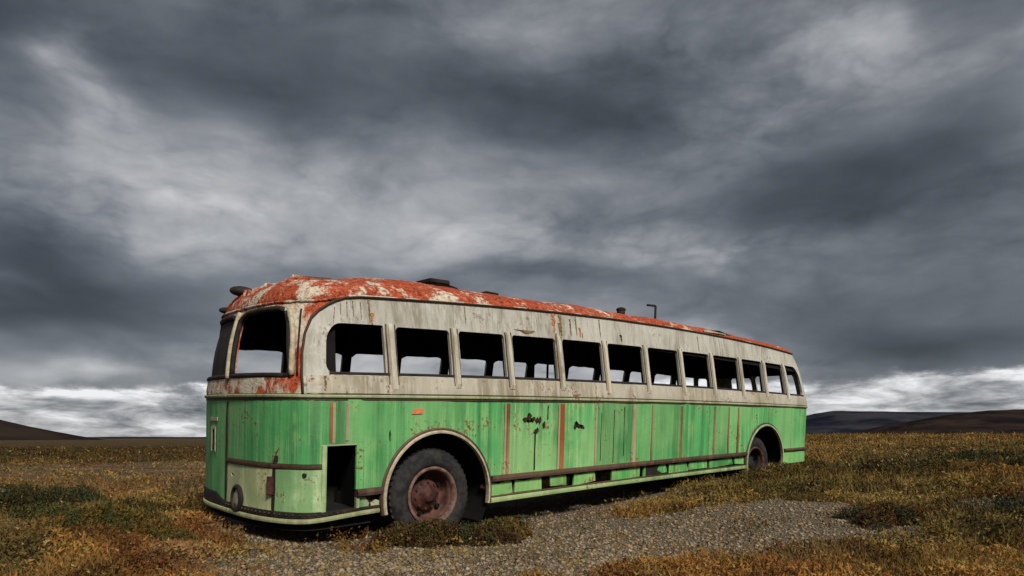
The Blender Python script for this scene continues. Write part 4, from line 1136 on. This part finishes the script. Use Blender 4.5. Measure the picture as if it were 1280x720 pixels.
# ---------------------------------------------------------------- pebbles on the gravel
def pebbles(n, dmin, dmax, smin, smax):
    x, y, d = scatter(n, dmin, dmax, 42)
    k = (RNG.uniform(0, 1, n) < np.clip(gravel(x, y), 0, 1)) & ((x-BX)*-ST + (y-BY)*CT < 1.6)
    x, y = x[k], y[k]; N = len(x); z = height(x, y)
    s_ = smin*(smax/smin)**(RNG.uniform(0, 1, N)**2.8)
    base = np.array([(1, 0, 0), (0.5, 0.87, 0), (-0.5, 0.87, 0), (-1, 0, 0), (-0.5, -0.87, 0), (0.5, -0.87, 0), (0.1, 0.05, 0.75), (-0.2, 0.1, -0.5)])
    base[1:6:2, 2] += 0.25
    jit = RNG.uniform(0.7, 1.3, (N, 8, 3)); a = RNG.uniform(0, 2*np.pi, N)
    V = base[None]*jit*s_[:, None, None]; ca, sa = np.cos(a)[:, None], np.sin(a)[:, None]
    V = np.stack([V[..., 0]*ca - V[..., 1]*sa, V[..., 0]*sa + V[..., 1]*ca, V[..., 2]], -1) + np.c_[x, y, z][:, None]
    f = np.array([(i, (i+1) % 6, 6) for i in range(6)] + [((i+1) % 6, i, 7) for i in range(6)])
    F = (f[None] + (np.arange(N)*8)[:, None, None]).reshape(-1, 3)
    me = bpy.data.meshes.new('gravel'); fill(me, V.reshape(-1, 3), F)
    g = RNG.uniform(0.5, 1.4, N); c = np.array([0.220, 0.168, 0.108])[None]*g[:, None]*(1+RNG.normal(size=(N, 3))*0.05)
    wt = RNG.uniform(0, 1, N) < 0.02; c[wt] = (0.34, 0.31, 0.26)
    point_attr(me, 'leafcol', np.repeat(np.c_[c, np.ones(N)], 8, axis=0))
    m_, n_, b_ = newmat('stone', 0.9, 0.2); n_.links.new(attr(n_, 'leafcol').outputs['Color'], b_.inputs['Base Color'])
    return link('gravel', me, m_)
tag(pebbles(95000, 3.8, 13, 0.005, 0.026), 'grey brown gravel scattered over the bare patch', 'gravel', kind='stuff')

# ---------------------------------------------------------------- single low shrubs and tufts
def shrub(name, x, y, rx, ry, h, n, cols, size, label, cat, group=None):
    r_ = np.sqrt(RNG.uniform(0, 1, n)); a = RNG.uniform(0, 2*np.pi, n)
    lump = 0.75 + 0.35*np.sin(a*3+x*7) + 0.2*np.sin(a*7+y*5)
    X_ = x + rx*r_*np.cos(a)*lump; Y_ = y + ry*r_*np.sin(a)*lump
    Z_ = height(X_, Y_) + h*np.sqrt(np.clip(1-r_**2, 0, 1))*RNG.uniform(0.15, 1.05, n)*(0.65 + 0.5*fbm(X_*6, Y_*6, 3, 3))
    cols = np.array(cols); pick = cols[(fbm(X_*5, Y_*5, 9, 3)*1.6*len(cols)).astype(int) % len(cols)]
    col = pick*RNG.uniform(0.5, 1.5, (n, 1))
    o = leaves(name, np.c_[X_, Y_, Z_], size*RNG.uniform(0.6, 1.5, n), 1.2, np.clip(col, 0.004, 0.6))
    # shift origin to the plant's base
    return tag(o, label, cat, group)
DG = [(0.030, 0.040, 0.016), (0.045, 0.060, 0.022), (0.060, 0.050, 0.018)]
OR = [(0.160, 0.070, 0.018), (0.120, 0.075, 0.020), (0.080, 0.065, 0.020)]
RD = [(0.140, 0.045, 0.018), (0.170, 0.075, 0.025), (0.060, 0.050, 0.018)]
shrub('low_shrub', -4.9, 7.35, 0.75, 0.55, 0.24, 14000, DG, 0.024, 'dark green low shrub on the hummock at the left edge', 'shrub', 'low shrubs in the heath')
shrub('low_shrub', -3.15, 5.35, 0.85, 0.5, 0.22, 16000, [(0.100, 0.085, 0.018), (0.130, 0.080, 0.018), (0.07, 0.07, 0.02)], 0.020, 'olive and gold cushion shrub in the left foreground', 'shrub', 'low shrubs in the heath')
shrub('low_shrub', -6.3, 8.6, 0.8, 0.7, 0.34, 9000, OR, 0.028, 'orange brown shrub at the far left behind the dark one', 'shrub', 'low shrubs in the heath')
shrub('grass_tuft', -0.72, 6.05, 0.70, 0.20, 0.24, 13000, [(0.05, 0.05, 0.02), (0.09, 0.06, 0.02), (0.06, 0.03, 0.015)], 0.020, 'dark weedy tuft in front of the rusty near wheel', 'tuft', 'tufts growing along the bus')
shrub('grass_tuft', -0.10, 6.50, 0.36, 0.20, 0.20, 8000, [(0.14, 0.06, 0.02), (0.11, 0.085, 0.025), (0.16, 0.10, 0.03)], 0.020, 'low rust and gold tuft just right of the near wheel', 'tuft', 'tufts growing along the bus')
shrub('low_shrub', 3.85, 7.0, 0.55, 0.35, 0.20, 9000, [(0.035, 0.035, 0.016), (0.05, 0.045, 0.02), (0.11, 0.055, 0.02)], 0.020, 'dark low shrub at the right end of the gravel', 'shrub', 'low shrubs in the heath')
shrub('low_shrub', 6.9, 10.3, 1.3, 0.7, 0.26, 9000, DG, 0.030, 'dark green shrub on the swell at the right', 'shrub', 'low shrubs in the heath')
shrub('low_shrub', 5.3, 7.3, 0.6, 0.40, 0.20, 8000, [(0.05, 0.05, 0.03), (0.04, 0.045, 0.02), (0.12, 0.10, 0.06)], 0.022, 'grey green shrub in the right foreground heath', 'shrub', 'low shrubs in the heath')
shrub('grass_tuft', 2.9, 8.75, 0.7, 0.20, 0.12, 9000, OR, 0.022, 'orange tuft along the shaded skirt of the bus', 'tuft', 'tufts growing along the bus')
shrub('grass_tuft', 4.0, 10.0, 0.7, 0.22, 0.14, 9000, OR, 0.024, 'orange and olive tuft hiding the foot of the far wheel', 'tuft', 'tufts growing along the bus')

# ---------------------------------------------------------------- rock at the left edge
bm = bmesh.new(); bmesh.ops.create_icosphere(bm, subdivisions=4, radius=1.0)
for v in bm.verts:
    c = v.co.copy(); k = 1 + 0.28*(float(fbm(c.x*1.6+5+c.z, c.y*1.6+c.z, 4))-0.5)*2
    v.co = Vector((c.x*0.42*k, c.y*0.30*k, c.z*0.20*k))
me = bpy.data.meshes.new('rock'); bm.to_mesh(me); bm.free()
o = link('rock', me, plain('lichen_rock', (0.13, 0.12, 0.09), (0.26, 0.24, 0.18), 0.95, 7), smooth=True)
o.location = (-6.25, 7.95, float(height(-6.25, 7.95))+0.08); o.rotation_euler = (0.1, 0.15, 0.5)
tag(o, 'pale lichened rock lying at the left edge of the heath', 'rock')
